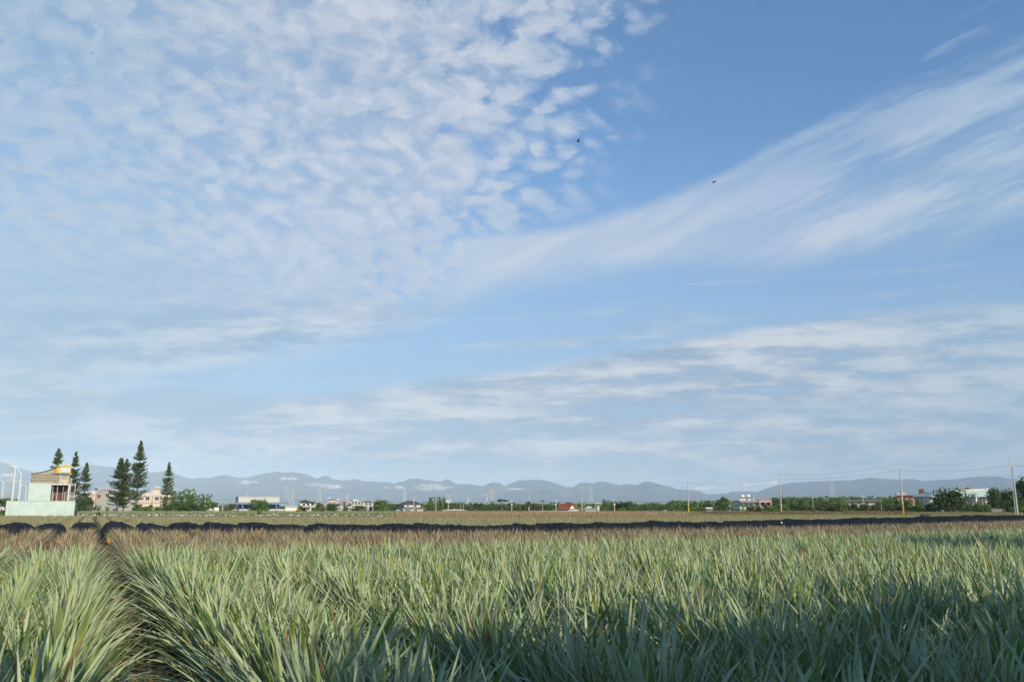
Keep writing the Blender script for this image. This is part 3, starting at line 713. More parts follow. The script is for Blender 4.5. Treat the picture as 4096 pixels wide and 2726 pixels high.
def norfolk(seed, thin):
    rg = np.random.default_rng(seed); Ps = []; vs = []; B = MB(); z = .10 + thin * .04
    B.tube([(0, 0, -.02), (.002, 0, .5), (0, 0, .985)], [.014, .009, .001], 7)
    gaps = rg.uniform(.22, .8, 2)
    while z < .985:
        t = (z - .1) / .9; w = .140 * (1 - max(0, (t - .36) / .64) ** 1.35) * rg.uniform(.80, 1.12) * (.72 + .28 * min(1, t / .18)) + .006
        if any(abs(z - g) < .018 for g in gaps): z += .02; continue
        for k in range(8):
            a = rg.uniform(0, 6.28); L = w * rg.uniform(.65, 1.1); n = int(10 + L * 230)
            s = np.linspace(.12, 1, n); rise = .10 * L / .12 * .42
            r = s * L; zz = z - .012 * s * (1 - t) + rise * s ** 2.2 * (1.1 if t > .5 else .8)
            c = np.stack([np.cos(a + s * .1) * r, np.sin(a + s * .1) * r, zz], 1) + rg.normal(0, .0038, (n, 3))
            Ps.append(c); vs.append(np.clip(.35 + .35 * s + rg.normal(0, .2, n), 0, 1))
            B.tube([(0, 0, z), tuple(c[n // 2] ), tuple(c[-1])], [.0022, .0014, .0005], 4)
        z += (.0175 if t > .5 else .023) * rg.uniform(.8, 1.25)
    P = np.concatenate(Ps); return cards(P, .0100, rg, np.concatenate(vs), asp=(.4, .8)), B

def mesh_of(name, c, material): return mesh_np(name, c[0], c[1], c[2], material)
_cache = {}
def tree(kind, name, label, cat, px0, px1, ytop, Y, tone, group=None, idx=None, deep=None, sink=0.0):
    """a tree seen between two photo columns, standing on the terrain at depth Y"""
    lst = TP[kind]; i = idx if idx is not None else (int(px0 * 7 + Y) % len(lst)); key = (kind, i, tone)
    if key not in _cache:
        cr, tr, _ = lst[i]; _cache[key] = (mesh_of('crown', cr, LM[tone]), trunk_mesh('trunk', tr[1], tr[2], tr[3], tr[4]))
    cm, tm = _cache[key]
    xc = ((px0 + px1) / 2 - 2048) / 3490 * Y; g = ground(xc, Y); w = (px1 - px0) / 3490 * Y; h = at(2048, ytop, Y).z - g + sink
    t = thing(name, label, cat, (xc, Y, g - sink), (px0 * 1.7) % 6.28, group)
    sx = w * 1.02; t.scale = (sx, sx if deep is None else deep, h)
    link('trunk', tm, t); link('crown', cm, t); return t

pines = [(213, 1788, 'norfolk pine rising behind the wooden upper storey of the green hut', 0), (284, 1801, 'tall norfolk pine just right of the yellow dormer window', 0), (331, 1845, 'shorter norfolk pine between the metal stair and the grey gabled house', 1),
         (469, 1826, 'broad norfolk pine in front of the grey gabled house', 1), (493, 1830, 'slim norfolk pine squeezed between two bigger pines', 0), (543, 1759, 'tallest norfolk pine of all, in front of the grey block house', 2), (664, 1845, 'lone thin norfolk pine with a gap in its crown, right of the pink house', 2)]
def build_pines():
    ms = []
    for i in range(3):
        c, B = norfolk(120 + i, i); me = bpy.data.meshes.new('trunk'); me.from_pydata(B.v, [], B.f); me.materials.append(BARK); ms.append((mesh_of('crown', c, LM['pine']), me))
    for px, yt, lab, k in pines:
        Y = 246 + (px % 7); xc = (px - 2048) / 3490 * Y; g = ground(xc, Y); h = at(px, yt, Y).z - g
        t = thing('norfolk_pine', lab, 'tree', (xc, Y, g), px * 1.3, 'norfolk pines by the houses'); s = h / 1.0
        wf = {213: 1.05, 284: .85, 331: 1.05, 469: 1.45, 493: 1.05, 543: 1.0, 664: 1.0}[px]; t.scale = (s * wf, s * wf, s)
        link('trunk', ms[k][1], t); link('crown', ms[k][0], t)
build_pines()

T = [ # kind, name, label, category, px0, px1, ytop, Y, tone, group
 ('bush','round_tree','low spreading green tree behind the street lamps at the left edge','tree',-50,64,1972,215,'mid',None),
 ('bush','shrub','dark bush beside the metal stair of the green hut','bush',296,352,1978,232,'dark',None),
 ('round','dark_tree','dark green tree left of the grey gabled house','tree',330,376,1980,262,'dark',None),
 ('bush','hedge','trimmed round hedge below the pink house','hedge',527,572,2010,238,'mid','hedge below the pink house'),
 ('bush','hedge','right half of the round hedge below the pink house','hedge',566,616,2013,240,'mid','hedge below the pink house'),
 ('bush','shrub','loose yellow-green shrub left of the lone norfolk pine','bush',610,655,2018,243,'light',None),
 ('bush','shrub','dark bush at the foot of the lone norfolk pine','bush',640,690,2006,252,'dark',None),
 ('bamboo','bamboo_clump','feathery green bamboo clump next to the lone norfolk pine','bamboo',664,733,1964,258,'mid','bamboo right of the pines'),
 ('bamboo','bamboo_clump','tallest bamboo clump between two lower ones, right of the pines','bamboo',716,792,1958,262,'mid','bamboo right of the pines'),
 ('bamboo','bamboo_clump','rightmost bamboo clump before the open gap to the warehouse','bamboo',776,842,1978,258,'mid','bamboo right of the pines'),
 ('bush','shrub','dark green shrub filling the foot of the bamboo clumps','bush',700,815,2000,250,'dark',None),
 ('round','round_tree','small round tree between the bamboo and the warehouse','tree',832,876,2002,335,'mid',None),
 ('bush','shrub','low olive bush at the left end of the warehouse','bush',902,930,2030,300,'olive',None),
 ('round','round_tree','olive tree against the left end wall of the warehouse','tree',908,950,2008,345,'olive',None),
 ('dome','broad_tree','broad dark green tree in front of the warehouse porch','tree',1000,1078,1990,330,'mid',None),
 ('bush','shrub','small round bush in the field below the warehouse tree','bush',1026,1050,2036,172,'mid',None),
 ('bush','shrub','rounded green bush standing on the bank near the hut wall','bush',384,413,2044,163,'mid',None),
 ('bush','round_tree','dark bushy tree right of the small white shed','tree',1193,1230,2020,330,'dark',None),
 ('umbrella','wispy_tree','thin yellowish tree with bare limbs before the white house','tree',1216,1262,2003,335,'olive',None),
 ('bush','shrub','short bush between the wispy tree and the taller tree','bush',1246,1278,2026,322,'mid',None),
 ('bush','round_tree','upright olive green tree left of the red-parapet building','tree',1258,1300,2002,338,'olive',None),
 ('bush','round_tree','dark leafy tree in front of the red-parapet building','tree',1306,1354,2003,335,'dark',None),
 ('bush','shrub','slim green tree between the twin gables','tree',1370,1392,2014,338,'mid',None),
 ('bush','broad_tree','wide flat-topped tree before the white apartment block','tree',1406,1474,2014,335,'olive',None),
 ('dome','broad_tree','big bright green tree right of the white apartment blocks','tree',1486,1556,1993,330,'mid',None),
 ('bush','shrub','lower bush leaning on the left of the big bright tree','bush',1474,1510,2018,332,'olive',None),
 ('bush','shrub','low green thicket left of the two-tier roof house','bush',1548,1602,2020,380,'mid',None),
 ('bush','shrub','far low thicket behind the open shed canopy','bush',1540,1600,2014,520,'dark',None),
 ('round','round_tree','tree poking up behind the right end of the two-tier house','tree',1690,1722,2014,400,'mid',None),
 ('bamboo','bamboo_clump','leftmost tall bamboo clump right of the two-tier house','bamboo',1702,1745,1990,370,'mid','bamboo behind the teal shed'),
 ('bamboo','bamboo_clump','second bamboo clump behind the teal shed, left of the transformer pole','bamboo',1736,1778,1988,375,'mid','bamboo behind the teal shed'),
 ('bamboo','bamboo_clump','bamboo clump directly behind the transformer pole','bamboo',1766,1806,1994,380,'olive','bamboo behind the teal shed'),
 ('bamboo','bamboo_clump','lowest bamboo clump right of the transformer pole','bamboo',1798,1836,2012,385,'mid','bamboo behind the teal shed'),
 ('umbrella','umbrella_tree','umbrella-shaped tree with a bare forking trunk in the middle treeline','tree',1982,2032,1993,395,'olive',None),
 ('layered','layered_tree','bright tree with layered branches left of the pole with orange base','tree',2654,2718,1998,350,'mid',None),
 ('bush','broad_tree','bright green tree right behind the pole with the orange base','tree',2726,2792,2006,330,'light',None),
 ('bush','round_tree','pale green bush left of the small open white shed','tree',2784,2832,2022,330,'mid',None),
 ('round','round_tree','dark brownish tree left of the villa','tree',2856,2912,1994,372,'dark',None),
 ('round','round_tree','rounded green tree rising over the left end of the villa','tree',2872,2932,1982,380,'olive',None),
 ('layered','layered_tree','wide bright green tree with layered branches in front of the villa','tree',2872,2986,2000,318,'light',None),
 ('bush','shrub','square clipped dark hedge before the villa wall','hedge',2982,3026,2014,330,'olive',None),
 ('bush','shrub','small dark bush under the pink villa block','bush',3022,3052,2024,325,'dark',None),
 ('bush','broad_tree','dense green tree below the arches of the pink villa block','tree',3046,3112,2012,312,'mid',None),
 ('bush','broad_tree','bright bushy tree behind the pole right of the villa','tree',3098,3160,2008,318,'light',None),
 ('bush','shrub','dark green low tree between the bright bush and the brown scrub','tree',3150,3216,2006,330,'dark',None),
 ('dome','mango_tree','large dark domed mango tree left of the green-roofed hall','tree',3722,3864,1946,312,'dark',None),
 ('bush','shrub','low rounded thicket right of the mango tree','bush',3852,3920,2004,300,'mid',None),
 ('bush','shrub','second rounded thicket under the columns of the hall','bush',3902,3972,2008,298,'mid',None),
 ('dome','dark_tree','dark tree at the right end of the green-roofed hall','tree',3950,4022,1944,352,'dark',None),
 ('dome','dark_tree','dark green tree between the hall and the last utility pole','tree',4004,4076,1948,335,'dark',None),
 ('dome','dark_tree','nearly black tree crown cut by the right edge of the picture','tree',4062,4170,1902,300,'dark',None),
 ('bush','shrub','dark shrubs at the foot of the last utility pole','bush',4020,4110,1990,280,'dark',None),
 ('round','round_tree','far tree seen above the roof of the hall, left part','tree',3812,3850,1942,520,'dark',None),
 ('round','round_tree','far tree seen above the roof of the hall, beside the thin mast','tree',3842,3912,1943,530,'mid',None),
 ('bamboo','bamboo_clump','bamboo clump left of the brick tower','bamboo',3600,3652,1984,345,'mid',None),
 ('bamboo','bamboo_clump','bamboo clump in front of the brick tower','bamboo',3650,3700,1990,345,'mid',None),
 ('round','round_tree','tree between the brick tower and the mango tree','tree',3692,3742,1962,420,'mid',None),
 ('bush','shrub','low dark thicket left of the mango tree','bush',3690,3752,2008,318,'dark',None),
]
for kind, nm, lab, cat, a, b, yt, Y, tone, grp in T: tree(kind, nm, lab, cat, a, b, yt, Y, tone, grp)

# the treelines: separate trees side by side
def treeline(spans, group, labels, seed):
    rg = random.Random(seed)
    for k, (a, b, yt, Y, kind, tone) in enumerate(spans):
        tree(kind, 'treeline_tree', labels[k], 'tree', a, b, yt, Y, tone, group)
mid_spans = [(1828,1862,2010,420,'bamboo','mid'),(1852,1892,2014,400,'bush','olive'),(1886,1930,2008,410,'round','dark'),(1912,1934,2010,380,'bush','dark'),(1924,1962,2010,400,'bush','mid'),(1946,1988,2004,415,'bamboo','mid'),(2026,2068,2004,405,'bush','mid'),(2058,2088,2014,400,'bush','olive'),(2074,2104,2008,415,'bush','olive'),(2094,2128,2001,410,'round','olive'),(2124,2150,2005,405,'round','olive'),(2144,2182,2013,400,'bush','olive'),(2170,2226,2009,410,'bush','mid'),(2208,2242,2014,420,'bush','dark')]
mid_lab = ['first feathery tree right of the teal shed','olive bush right of the teal shed, under the broken pole','dark round tree left of the tall pale pole','small dark bush at the foot of the tall pale pole','green bushy tree just right of the tall pale pole','feathery trees left of the umbrella tree','green tree just right of the umbrella tree','olive bush left of the short grey pole','olive tree right of the short grey pole','rounded brownish tree left of the second tall pale pole','small rounded tree right of the second tall pale pole','low olive trees with pale bare stems left of the thin palm','wide green tree behind the thin palm, left of the red roof','dark tree at the left eave of the red roof']
treeline(mid_spans, 'treeline in the middle distance', mid_lab, 1)
r_spans = [(2392,2422,2020,345,'layered','mid'),(2398,2446,1999,400,'bamboo','mid'),(2440,2494,2003,410,'bamboo','dark'),(2466,2502,2026,345,'bush','light'),(2482,2536,2000,405,'round','olive'),(2520,2560,2010,400,'bamboo','mid'),(2506,2550,2020,350,'bush','mid'),(2556,2612,2009,362,'layered','mid'),(2600,2652,2007,366,'layered','mid'),(2632,2662,2016,400,'bush','dark'),(2712,2740,2022,420,'bush','mid'),(2832,2862,2018,400,'bush','dark')]
r_lab = ['small cone-shaped tree right of the lookout building','feathery tree behind the small cone-shaped tree','dark feathery tree left of the short pole with the meter box','pale round bush right of the short pole with the meter box','reddish-olive round tree behind the pale round bush','feathery green tree beyond the layered bush','layered green bush in front of the feathery tree','flat-topped layered tree, left one of the pair','flat-topped layered tree, right one of the pair','dark bush filling the gap beside the layered trees','low bush left of the pole with the orange base','dark low tree behind the open white shed']
treeline(r_spans, 'treeline right of the lookout', r_lab, 2)
f_spans = [(3086,3124,1994,520,'round','dark'),(3118,3156,1990,530,'round','dark'),(3150,3200,1994,520,'bush','olive'),(3190,3240,1988,520,'round','mid'),(3200,3262,2012,330,'bush','mid'),(3228,3290,1990,520,'bush','dark'),(3252,3312,2010,335,'bush','olive'),(3280,3340,1992,500,'bush','olive'),(3300,3350,2014,335,'bush','olive'),(3330,3392,2004,330,'bush','olive'),(3338,3400,1988,520,'bush','mid'),(3380,3440,2006,332,'bush','mid'),(3400,3460,1980,540,'bush','dark'),(3430,3490,2008,330,'bush','dark'),(3452,3520,1984,540,'bush','mid'),(3480,3530,2004,330,'bush','olive'),(3512,3560,1996,400,'bush','dark'),(3540,3592,1984,420,'bamboo','mid'),(3530,3600,2010,338,'bush','mid'),(3566,3612,1990,400,'bamboo','dark'),(3580,3640,2006,330,'bush','dark'),(3620,3696,2014,328,'bush','mid')]
f_pos = ['round-topped far tree right of the pink villa block','round-topped far tree with a pale gap, second from the pink villa block','olive far bush left of the tall striped pole','far tree right behind the tall pale pole by the villa','near green bush right of the tall pale pole by the villa','dark far bush left of the short wire pole','near brownish bush under the short wire pole','far olive bush left of the lattice pylon','near olive bush left of the brown roof','near brown-green bush below the left end of the brown roof','far green trees at the foot of the lattice pylon','near bush hiding the white walls under the brown roof','dark far trees above the brown roof','near dark bush right of the white walls','far green trees right of the short leaning pole','near brownish bush under the right end of the brown roof','dark bush right of the brown roof','feathery bamboo left of the striped pole','near green thicket left of the striped pole','dark bamboo right behind the striped pole top','near dark thicket behind the striped pole base','near thicket under the brick tower']
treeline(f_spans, 'treeline at right', f_pos, 3)

def far_wood():
    rg = np.random.default_rng(77); P = []; v = []
    for a, b, yt, Y, n in ((1400, 2760, 2014, 640, 210), (2700, 3760, 2001, 640, 170), (3090, 3600, 1984, 700, 90), (3680, 4200, 1990, 560, 70), (830, 1420, 2026, 700, 70)):
        for i in range(n):
            px = rg.uniform(a, b); y = Y + rg.uniform(-15, 60); x = (px - 2048) / 3490 * y; g = ground(x, y); h = (at(px, yt + rg.normal(0, 3.5), y).z - g); r = rg.uniform(4, 8)
            m = 90; d = rg.normal(0, 1, (m, 3)); d /= np.linalg.norm(d, axis=1)[:, None]
            q = np.array([x, y, g + h * .45]) + d * np.array([r, r * .6, h * .5]) * rg.uniform(.6, 1, (m, 1)); q[:, 2] = np.maximum(q[:, 2], g + .2); P.append(q); v.append(np.clip(rg.uniform(.2, .8) + rg.normal(0, .15, m), 0, 1))
    c = cards(np.concatenate(P), 1.15, rg, np.concatenate(v)); tag(link('far_wood', mesh_of('far_wood', c, LM['mid'])), 'low far-off wood filling the skyline behind the houses', 'wood', kind='stuff')
far_wood()

def frond_plant(name, label, cat, px, ytop, Y, n, length, width, droop, trunk_h, grp=None, el=(80, 5), lm='light', stiff=1):
    """banana, palm or areca: trunk plus arching fronds"""
    xc = (px - 2048) / 3490 * Y; g = ground(xc, Y); h = at(px, ytop, Y).z - g
    t = thing(name, label, cat, (xc, Y, g), px, grp); th = trunk_h * h
    b = MB(); b.tube([(0, 0, -.1), (.05, 0, th * .5), (0, .04, th)], [.14 * h / 5 + .05, .09 * h / 5 + .04, .06], 7); b.build('trunk', PALEBARK if cat == 'palm' else BARK, t)
    V, F, A = leaf_arrays(n, 5, 2, (length * .7, length), width, el[0], el[1], droop, int(px), base_r=.05, fold=-.25, vfun=lambda f, r: r.uniform(.2, 1), height0=th)
    link('frond' if cat == 'palm' else 'leaves', mesh_np('leaves', V, F, A, LM[lm]), t); return t
frond_plant('banana_plant', 'banana plant left of the grey gabled house', 'banana plant', 378, 2005, 236, 12, 2.0, .42, 60, .25, 'banana plants by the grey house')
frond_plant('banana_plant', 'drooping banana plant close to the left wall of the grey house', 'banana plant', 393, 2008, 240, 11, 1.9, .40, 70, .25, 'banana plants by the grey house')
frond_plant('banana_plant', 'pale banana plant between the grey house and the broad pine', 'banana plant', 428, 2010, 238, 11, 1.9, .40, 60, .2, 'banana plants by the grey house')
frond_plant('banana_plant', 'bright banana plant in front of the last utility pole', 'banana plant', 4062, 2008, 262, 12, 2.2, .5, 50, .15, 'banana plants at the right edge', lm='mid')
frond_plant('banana_plant', 'dark fan-leaved plant at the foot of the last utility pole', 'banana plant', 4082, 2016, 255, 14, 2.4, .5, 70, .1, 'banana plants at the right edge', lm='dark')
frond_plant('palm_tree', 'left royal palm before the columns of the hall', 'palm', 3872, 1970, 332, 13, 2.9, .50, 95, .72, 'royal palms before the hall', (70, -5), 'dark')
frond_plant('palm_tree', 'right, slightly taller royal palm before the columns of the hall', 'palm', 3896, 1964, 340, 13, 2.9, .50, 95, .74, 'royal palms before the hall', (70, -5), 'dark')
frond_plant('areca_palm', 'slender areca palm left of the red temple roof, over the white shelter', 'palm', 2170, 1999, 372, 9, 1.2, .35, 80, .86, 'slender areca palms', (70, 0), 'dark')
frond_plant('areca_palm', 'slender areca palm in front of the red temple roof', 'palm', 2235, 2008, 368, 9, 1.1, .35, 80, .86, 'slender areca palms', (70, 0), 'dark')
frond_plant('areca_palm', 'broken-topped thin palm over the right end of the teal shed', 'palm', 1841, 2004, 345, 5, 1.2, .35, 90, .9, 'slender areca palms', (60, 10), 'olive')

# trees standing behind and beside the photographer (their shade falls on the nearest rows)
def near_tree(x, y, h, w, i, lab, tone='mid', kind='round'):
    key = (kind, i % len(TP[kind]), tone)
    if key not in _cache:
        cr, tr, _ = TP[kind][key[1]]; _cache[key] = (mesh_of('crown', cr, LM[tone]), trunk_mesh('trunk', tr[1], tr[2], tr[3], tr[4]))
    t = thing('roadside_tree', lab, 'tree', (x, y, 0), i * 1.1, 'roadside trees beside the field'); t.scale = (w, w, h); link('trunk', _cache[key][1], t); link('crown', _cache[key][0], t)
for k in range(-5, 6):
    rr = random.Random(k); near_tree(8.6 + k * 3.1 + rr.uniform(-.4, .4), -5.3 + k * 1.95 + rr.uniform(-.5, .5), (7.9 if k >= 0 else 7.1) + rr.uniform(-.5, .6), 6.8, k + 9, 'leafy roadside tree number %s behind the field edge' % ['one','two','three','four','five','six','seven','eight','nine','ten','eleven','twelve','thirteen'][k + 7], 'mid', 'dome')
for k in range(0, 6):
    near_tree(11.5 + k * 3.6, -8.2 + k * 2.2, 8.1, 7.5, k + 2, 'tall leafy tree number %s in the second row behind the field edge' % ['one','two','three','four','five','six'][k], 'mid', 'dome')
near_tree(25.5, 6.5, 13.0, 6.5, 3, 'tall roadside tree beside the right end of the field'); near_tree(32, 9.5, 13.2, 7.5, 5, 'second tall roadside tree beside the right end of the field'); near_tree(40, 13, 13.5, 7.5, 6, 'farthest tall roadside tree beside the right end of the field')

# ------------------------------------------------------------------ materials of built things
def C(r, g, b, k=1.0): return tuple(min(.85, c * k) for c in lin(r, g, b))
K = {
 'mint': mat('mint_corrugated', C(202, 216, 213), .5, scale=.5, col2=C(184, 204, 198, .97), wave=('X', 2.6, .6)),
 'boards': mat('weathered_boards', C(178, 173, 160), .85, scale=2.0, col2=C(148, 138, 120)),
 'boards_dark': mat('dark_boards', C(150, 143, 128), .9, scale=2.5, col2=C(122, 114, 98)),
 'yellow': mat('yellow_paint', (.72, .44, .03), .5, .15, 1.5),
 'glass_sky': mat('window_glass', (.55, .62, .64), .12, .25, .8, spec=.8),
 'glass': mat('dark_glass', (.05, .065, .08), .15, .4, .8, spec=.7),
 'white': mat('white_paint', (.72, .72, .70), .6, .15, .8),
 'whitemetal': mat('white_metal', (.70, .71, .70), .4, .12, 1.0, spec=.5),
 'galv': mat('galvanised_steel', (.50, .51, .50), .45, .2, 1.5, spec=.5),
 'pylon': mat('pylon_steel', (.62, .62, .60), .5, .15, .1),
 'rust': mat('rusty_steel', C(128, 96, 84), .8, scale=1.2, col2=C(90, 72, 70)),
 'darkin': mat('dark_interior', (.05, .036, .032), .9, .5, 1.0),
 'cream': mat('cream_render', (.60, .57, .50), .8, .12, .4),
 'grey': mat('grey_render', (.36, .36, .35), .85, .2, .3),
 'lgrey': mat('light_grey_cladding', (.50, .50, .46), .6, .08, .3, wave=('X', .8, .3)),
 'bluegrey': mat('blue_grey_roof', (.26, .30, .36), .5, .2, .4),
 'blue': mat('blue_steel', (.16, .30, .55), .5, .15, 1.0),
 'pink': mat('salmon_render', (.56, .33, .27), .8, .15, .5),
 'palepink': mat('pale_pink_tiles', (.60, .46, .40), .7, .12, .5),
 'redroof': mat('red_clay_tiles', (.33, .085, .045), .75, .35, .8, wave=('X', 1.2, .5)),
 'darkroof': mat('dark_roof_tiles', (.085, .085, .10), .7, .3, .8),
 'brownroof': mat('brown_roof', (.20, .15, .10), .8, .3, .3),
 'brick': mat('red_brick', (.28, .105, .065), .85, .3, .6),
 'teal': mat('teal_tin', (.32, .45, .42), .6, .25, .5, wave=('X', 1.4, .5)),
 'aqua': mat('pale_aqua_cladding', (.42, .55, .56), .5, .12, .3),
 'concrete': mat('pole_concrete', (.50, .48, .43), .8, .15, .8),
 'orange': mat('orange_paint', (.80, .30, .02), .5, .2, 1.0),
 'fruit': mat('ripening_fruit', (.50, .25, .04), .7, .45, 12.0),
 'black': mat('black_rubber', (.02, .02, .022), .7, .4, 2.0),
 'red': mat('red_lamp', (.45, .02, .02), .3, .2, 2.0),
 'silver': mat('silver_tank', (.75, .76, .77), .25, .1, 1.0, spec=.8, metal=.3),
 'wire': mat('dark_cable', (.12, .125, .13), .6, .1, 1.0),
 'sign': mat('sign_white', (.78, .78, .76), .6, .08, 1.0),
}
def XM(px, Y): return (px - 2048) / 3490 * Y
def site(px0, px1, Y):
    """centre, ground height and metres per photo pixel"""
    xc = XM((px0 + px1) / 2, Y); g = ground(xc, Y); return xc, g, Y / 3490
def zz(y, Y, g): return at(2048, y, Y).z - g
def win(parent, x, z, w, h, y, frame='white', glass='glass', bars=1):
    """window on a wall facing -y: frame with its pane as sub-part"""
    f = MB(); t = max(.10, w * .08)
    f.box(x - w/2 - t, x - w/2, y - .08, y + .02, z - t, z + h + t).box(x + w/2, x + w/2 + t, y - .08, y + .02, z - t, z + h + t)
    f.box(x - w/2, x + w/2, y - .08, y + .02, z + h, z + h + t).box(x - w/2, x + w/2, y - .10, y + .02, z - t, z)
    for k in range(bars): xx = x - w/2 + w * (k + 1) / (bars + 1); f.box(xx - t * .3, xx + t * .3, y - .07, y + .02, z, z + h)
    o = f.build('window', K[frame], parent); p = MB(); p.box(x - w/2, x + w/2, y - .03, y + .01, z, z + h); p.build('pane', K[glass], o); return o
def tank(parent, x, y, z, r=.8, L=1.6, horizontal=True):
    b = MB()
    if horizontal: b.tube([(x - L/2, y, z + r), (x - L/2 + .15, y, z + r), (x + L/2 - .15, y, z + r), (x + L/2, y, z + r)], [r * .6, r, r, r * .6], 10)
    else: b.tube([(x, y, z), (x, y, z + L * .9), (x, y, z + L)], [r, r, r * .3], 10)
    for s in (-.5, .5): b.box(x + s * L * .6 - .06, x + s * L * .6 + .06, y - .3, y + .3, z - .02, z + r * .6)
    return b.build('water_tank', K['silver'], parent, True)

# ------------------------------------------------------------------ the green hut, its wall and stair
def build_hut():
    A0 = R(28); Y = 178.0; xc, g, k = site(25, 300, Y); k *= math.cos(A0); W2 = (300 - 25) / 2 * k; h = zz(2003, Y, g)
    t = thing('corrugated_wall', 'long pale mint corrugated metal wall in front of the two-storey hut', 'wall', (xc, Y, g), A0)
    b = MB(); n = 110; pts = []
    for i in range(n + 1): pts.append((-W2 + 2 * W2 * i / n, .05 * (1 if i % 4 in (1, 2) else 0)))
    for i in range(n):
        (x0, y0), (x1, y1) = pts[i], pts[i + 1]; b.add([(x0, -y0, 0), (x1, -y1, 0), (x1, -y1, h), (x0, -y0, h), (x0, .09, 0), (x1, .09, 0), (x1, .09, h), (x0, .09, h)], [(0, 1, 2, 3), (7, 6, 5, 4), (3, 2, 6, 7), (0, 4, 5, 1)])
    b.build('panel', K['mint'], t)
    c = MB(); c.box(-W2 - .05, W2 + .05, -.12, .14, h, h + .09); c.build('capping', K['cream'], t)
    c = MB(); c.box(-W2, W2, -.1, .16, -.35, .02); c.build('footing', K['grey'], t)
    Y = 183.0; t = thing('hut', 'two-storey hut of mint metal sheets with a wooden slatted upper floor and yellow dormer', 'hut', (XM(190, Y), Y, ground(XM(190, Y), Y)), A0)
    X = lambda px: (XM(px, Y) - XM(190, Y)) * math.cos(A0); Z = lambda py: zz(py, Y, ground(XM(190, Y), Y)); D = 6.5
    f = MB(); n = 46; x0, x1 = X(107), X(197)
    for i in range(n):
        a, c = x0 + (x1 - x0) * i / n, x0 + (x1 - x0) * (i + 1) / n; y0 = -.05 * (i % 4 in (1, 2)); y1 = -.05 * ((i + 1) % 4 in (1, 2))
        f.add([(a, y0, 0), (c, y1, 0), (c, y1, Z(1931)), (a, y0, Z(1931)), (a, .08, 0), (c, .08, 0), (c, .08, Z(1931)), (a, .08, Z(1931))], [(0, 1, 2, 3), (7, 6, 5, 4)])
    f.box(x0, x0 + .08, .08, D, 0, Z(1931)); f.box(x0, X(272), D - .1, D, 0, Z(1931)); f.build('mint_cladding', K['mint'], t)
    b = MB(); b.box(X(197), X(268), 3.2, 3.3, 0, Z(1931)); b.box(X(265), X(268), 3.3, D, 0, Z(1931)); b.build('bay_back_wall', K['rust'], t)
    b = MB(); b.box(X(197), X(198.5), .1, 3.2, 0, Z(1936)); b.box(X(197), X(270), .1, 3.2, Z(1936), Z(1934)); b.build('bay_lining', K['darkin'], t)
    b = MB(); b.box(X(196), X(274), -.12, .02, Z(1938), Z(1932.5)); b.build('lintel', K['white'], t)
    for px, wd, m in ((269, .26, 'white'), (204, .10, 'cream'), (222, .10, 'cream'), (246, .09, 'boards')):
        b = MB(); b.box(X(px) - wd / 2, X(px) + wd / 2, -.08 if px > 260 else .6, .06 if px > 260 else .75, 0, Z(1938)); b.build('post', K[m], t)
    b = MB()
    for z in np.linspace(Z(1995), Z(1965), 6): b.box(X(253), X(266), .4, .46, z, z + .06)
    b.box(X(253), X(254.5), .4, .48, 0, Z(1966)); b.tube([(X(254), .42, Z(2000)), (X(266), .42, Z(1985))], .03, 4); b.tube([(X(205), .42, Z(2000)), (X(211), .42, Z(1968))], .04, 4); b.build('lattice', K['cream'], t)
    # upper storey: broad weathered boards, alternate light and dark bands
    z0, zt = Z(1930.5), Z(1893); bands = [(0, .14, 'boards'), (.14, .34, 'boards_dark'), (.34, .42, 'boards'), (.42, .62, 'boards_dark'), (.62, .70, 'boards'), (.70, .90, 'boards_dark'), (.90, 1.0, 'boards')]
    L = MB(); Dk = MB()
    for a, c, m in bands: (L if m == 'boards' else Dk).box(X(114), X(228), -.10 if m == 'boards' else -.05, .06, z0 + (zt - z0) * a, z0 + (zt - z0) * c)
    L.build('pale_boards', K['boards'], t); Dk.build('dark_boards', K['boards_dark'], t)
    b = MB(); b.prism([(X(114), zt), (X(228), zt), (X(228), Z(1878)), (X(205), Z(1872)), (X(180), Z(1880)), (X(155), Z(1888)), (X(114), Z(1893.5))], -.07, .05); b.build('gable_boards', K['boards'], t)
    b = MB()
    for i in range(10): xx = X(230) + (X(262) - X(230)) * i / 9; b.box(xx - .05, xx + .05, -.09, .0, Z(1931), Z(1893))
    b.box(X(227), X(264), .02, .08, Z(1931), Z(1916)); b.box(X(227), X(229.5), -.12, .02, Z(1932), Z(1891)); b.build('slat_screen', K['cream'], t)
    b = MB(); b.box(X(262), X(265), -.12, .1, Z(1932), Z(1857)); b.build('yellow_post', K['yellow'], t)
    b = MB(); b.box(X(113), X(114.5), .06, D, z0, zt); b.box(X(114.5), X(262), D - .1, D, z0, Z(1886)); b.build('side_wall', K['boards_dark'], t)
    b = MB(); b.box(X(229.6), X(264), 1.5, 1.6, z0, zt); b.build('screen_back', K['boards_dark'], t)
    b = MB(); P = [(X(110), Z(1894)), (X(155), Z(1886.5)), (X(180), Z(1878.5)), (X(206), Z(1870.5)), (X(206), Z(1869)), (X(180), Z(1877)), (X(155), Z(1885)), (X(110), Z(1892.5))]
    b.prism(P, -.5, D + .3); b.build('roof', K['galv'], t)
    dm = MB(); dm.box(X(210), X(224), -.55, 2.5, Z(1890.5), Z(1866)); dm.box(X(224), X(267), -.55, 2.5, Z(1890.5), Z(1888)); dm.box(X(264), X(268), -.55, 2.5, Z(1888), Z(1866)); dm.box(X(224), X(264), -.50, 2.5, Z(1888), Z(1866))
    o = dm.build('dormer', K['yellow'], t)
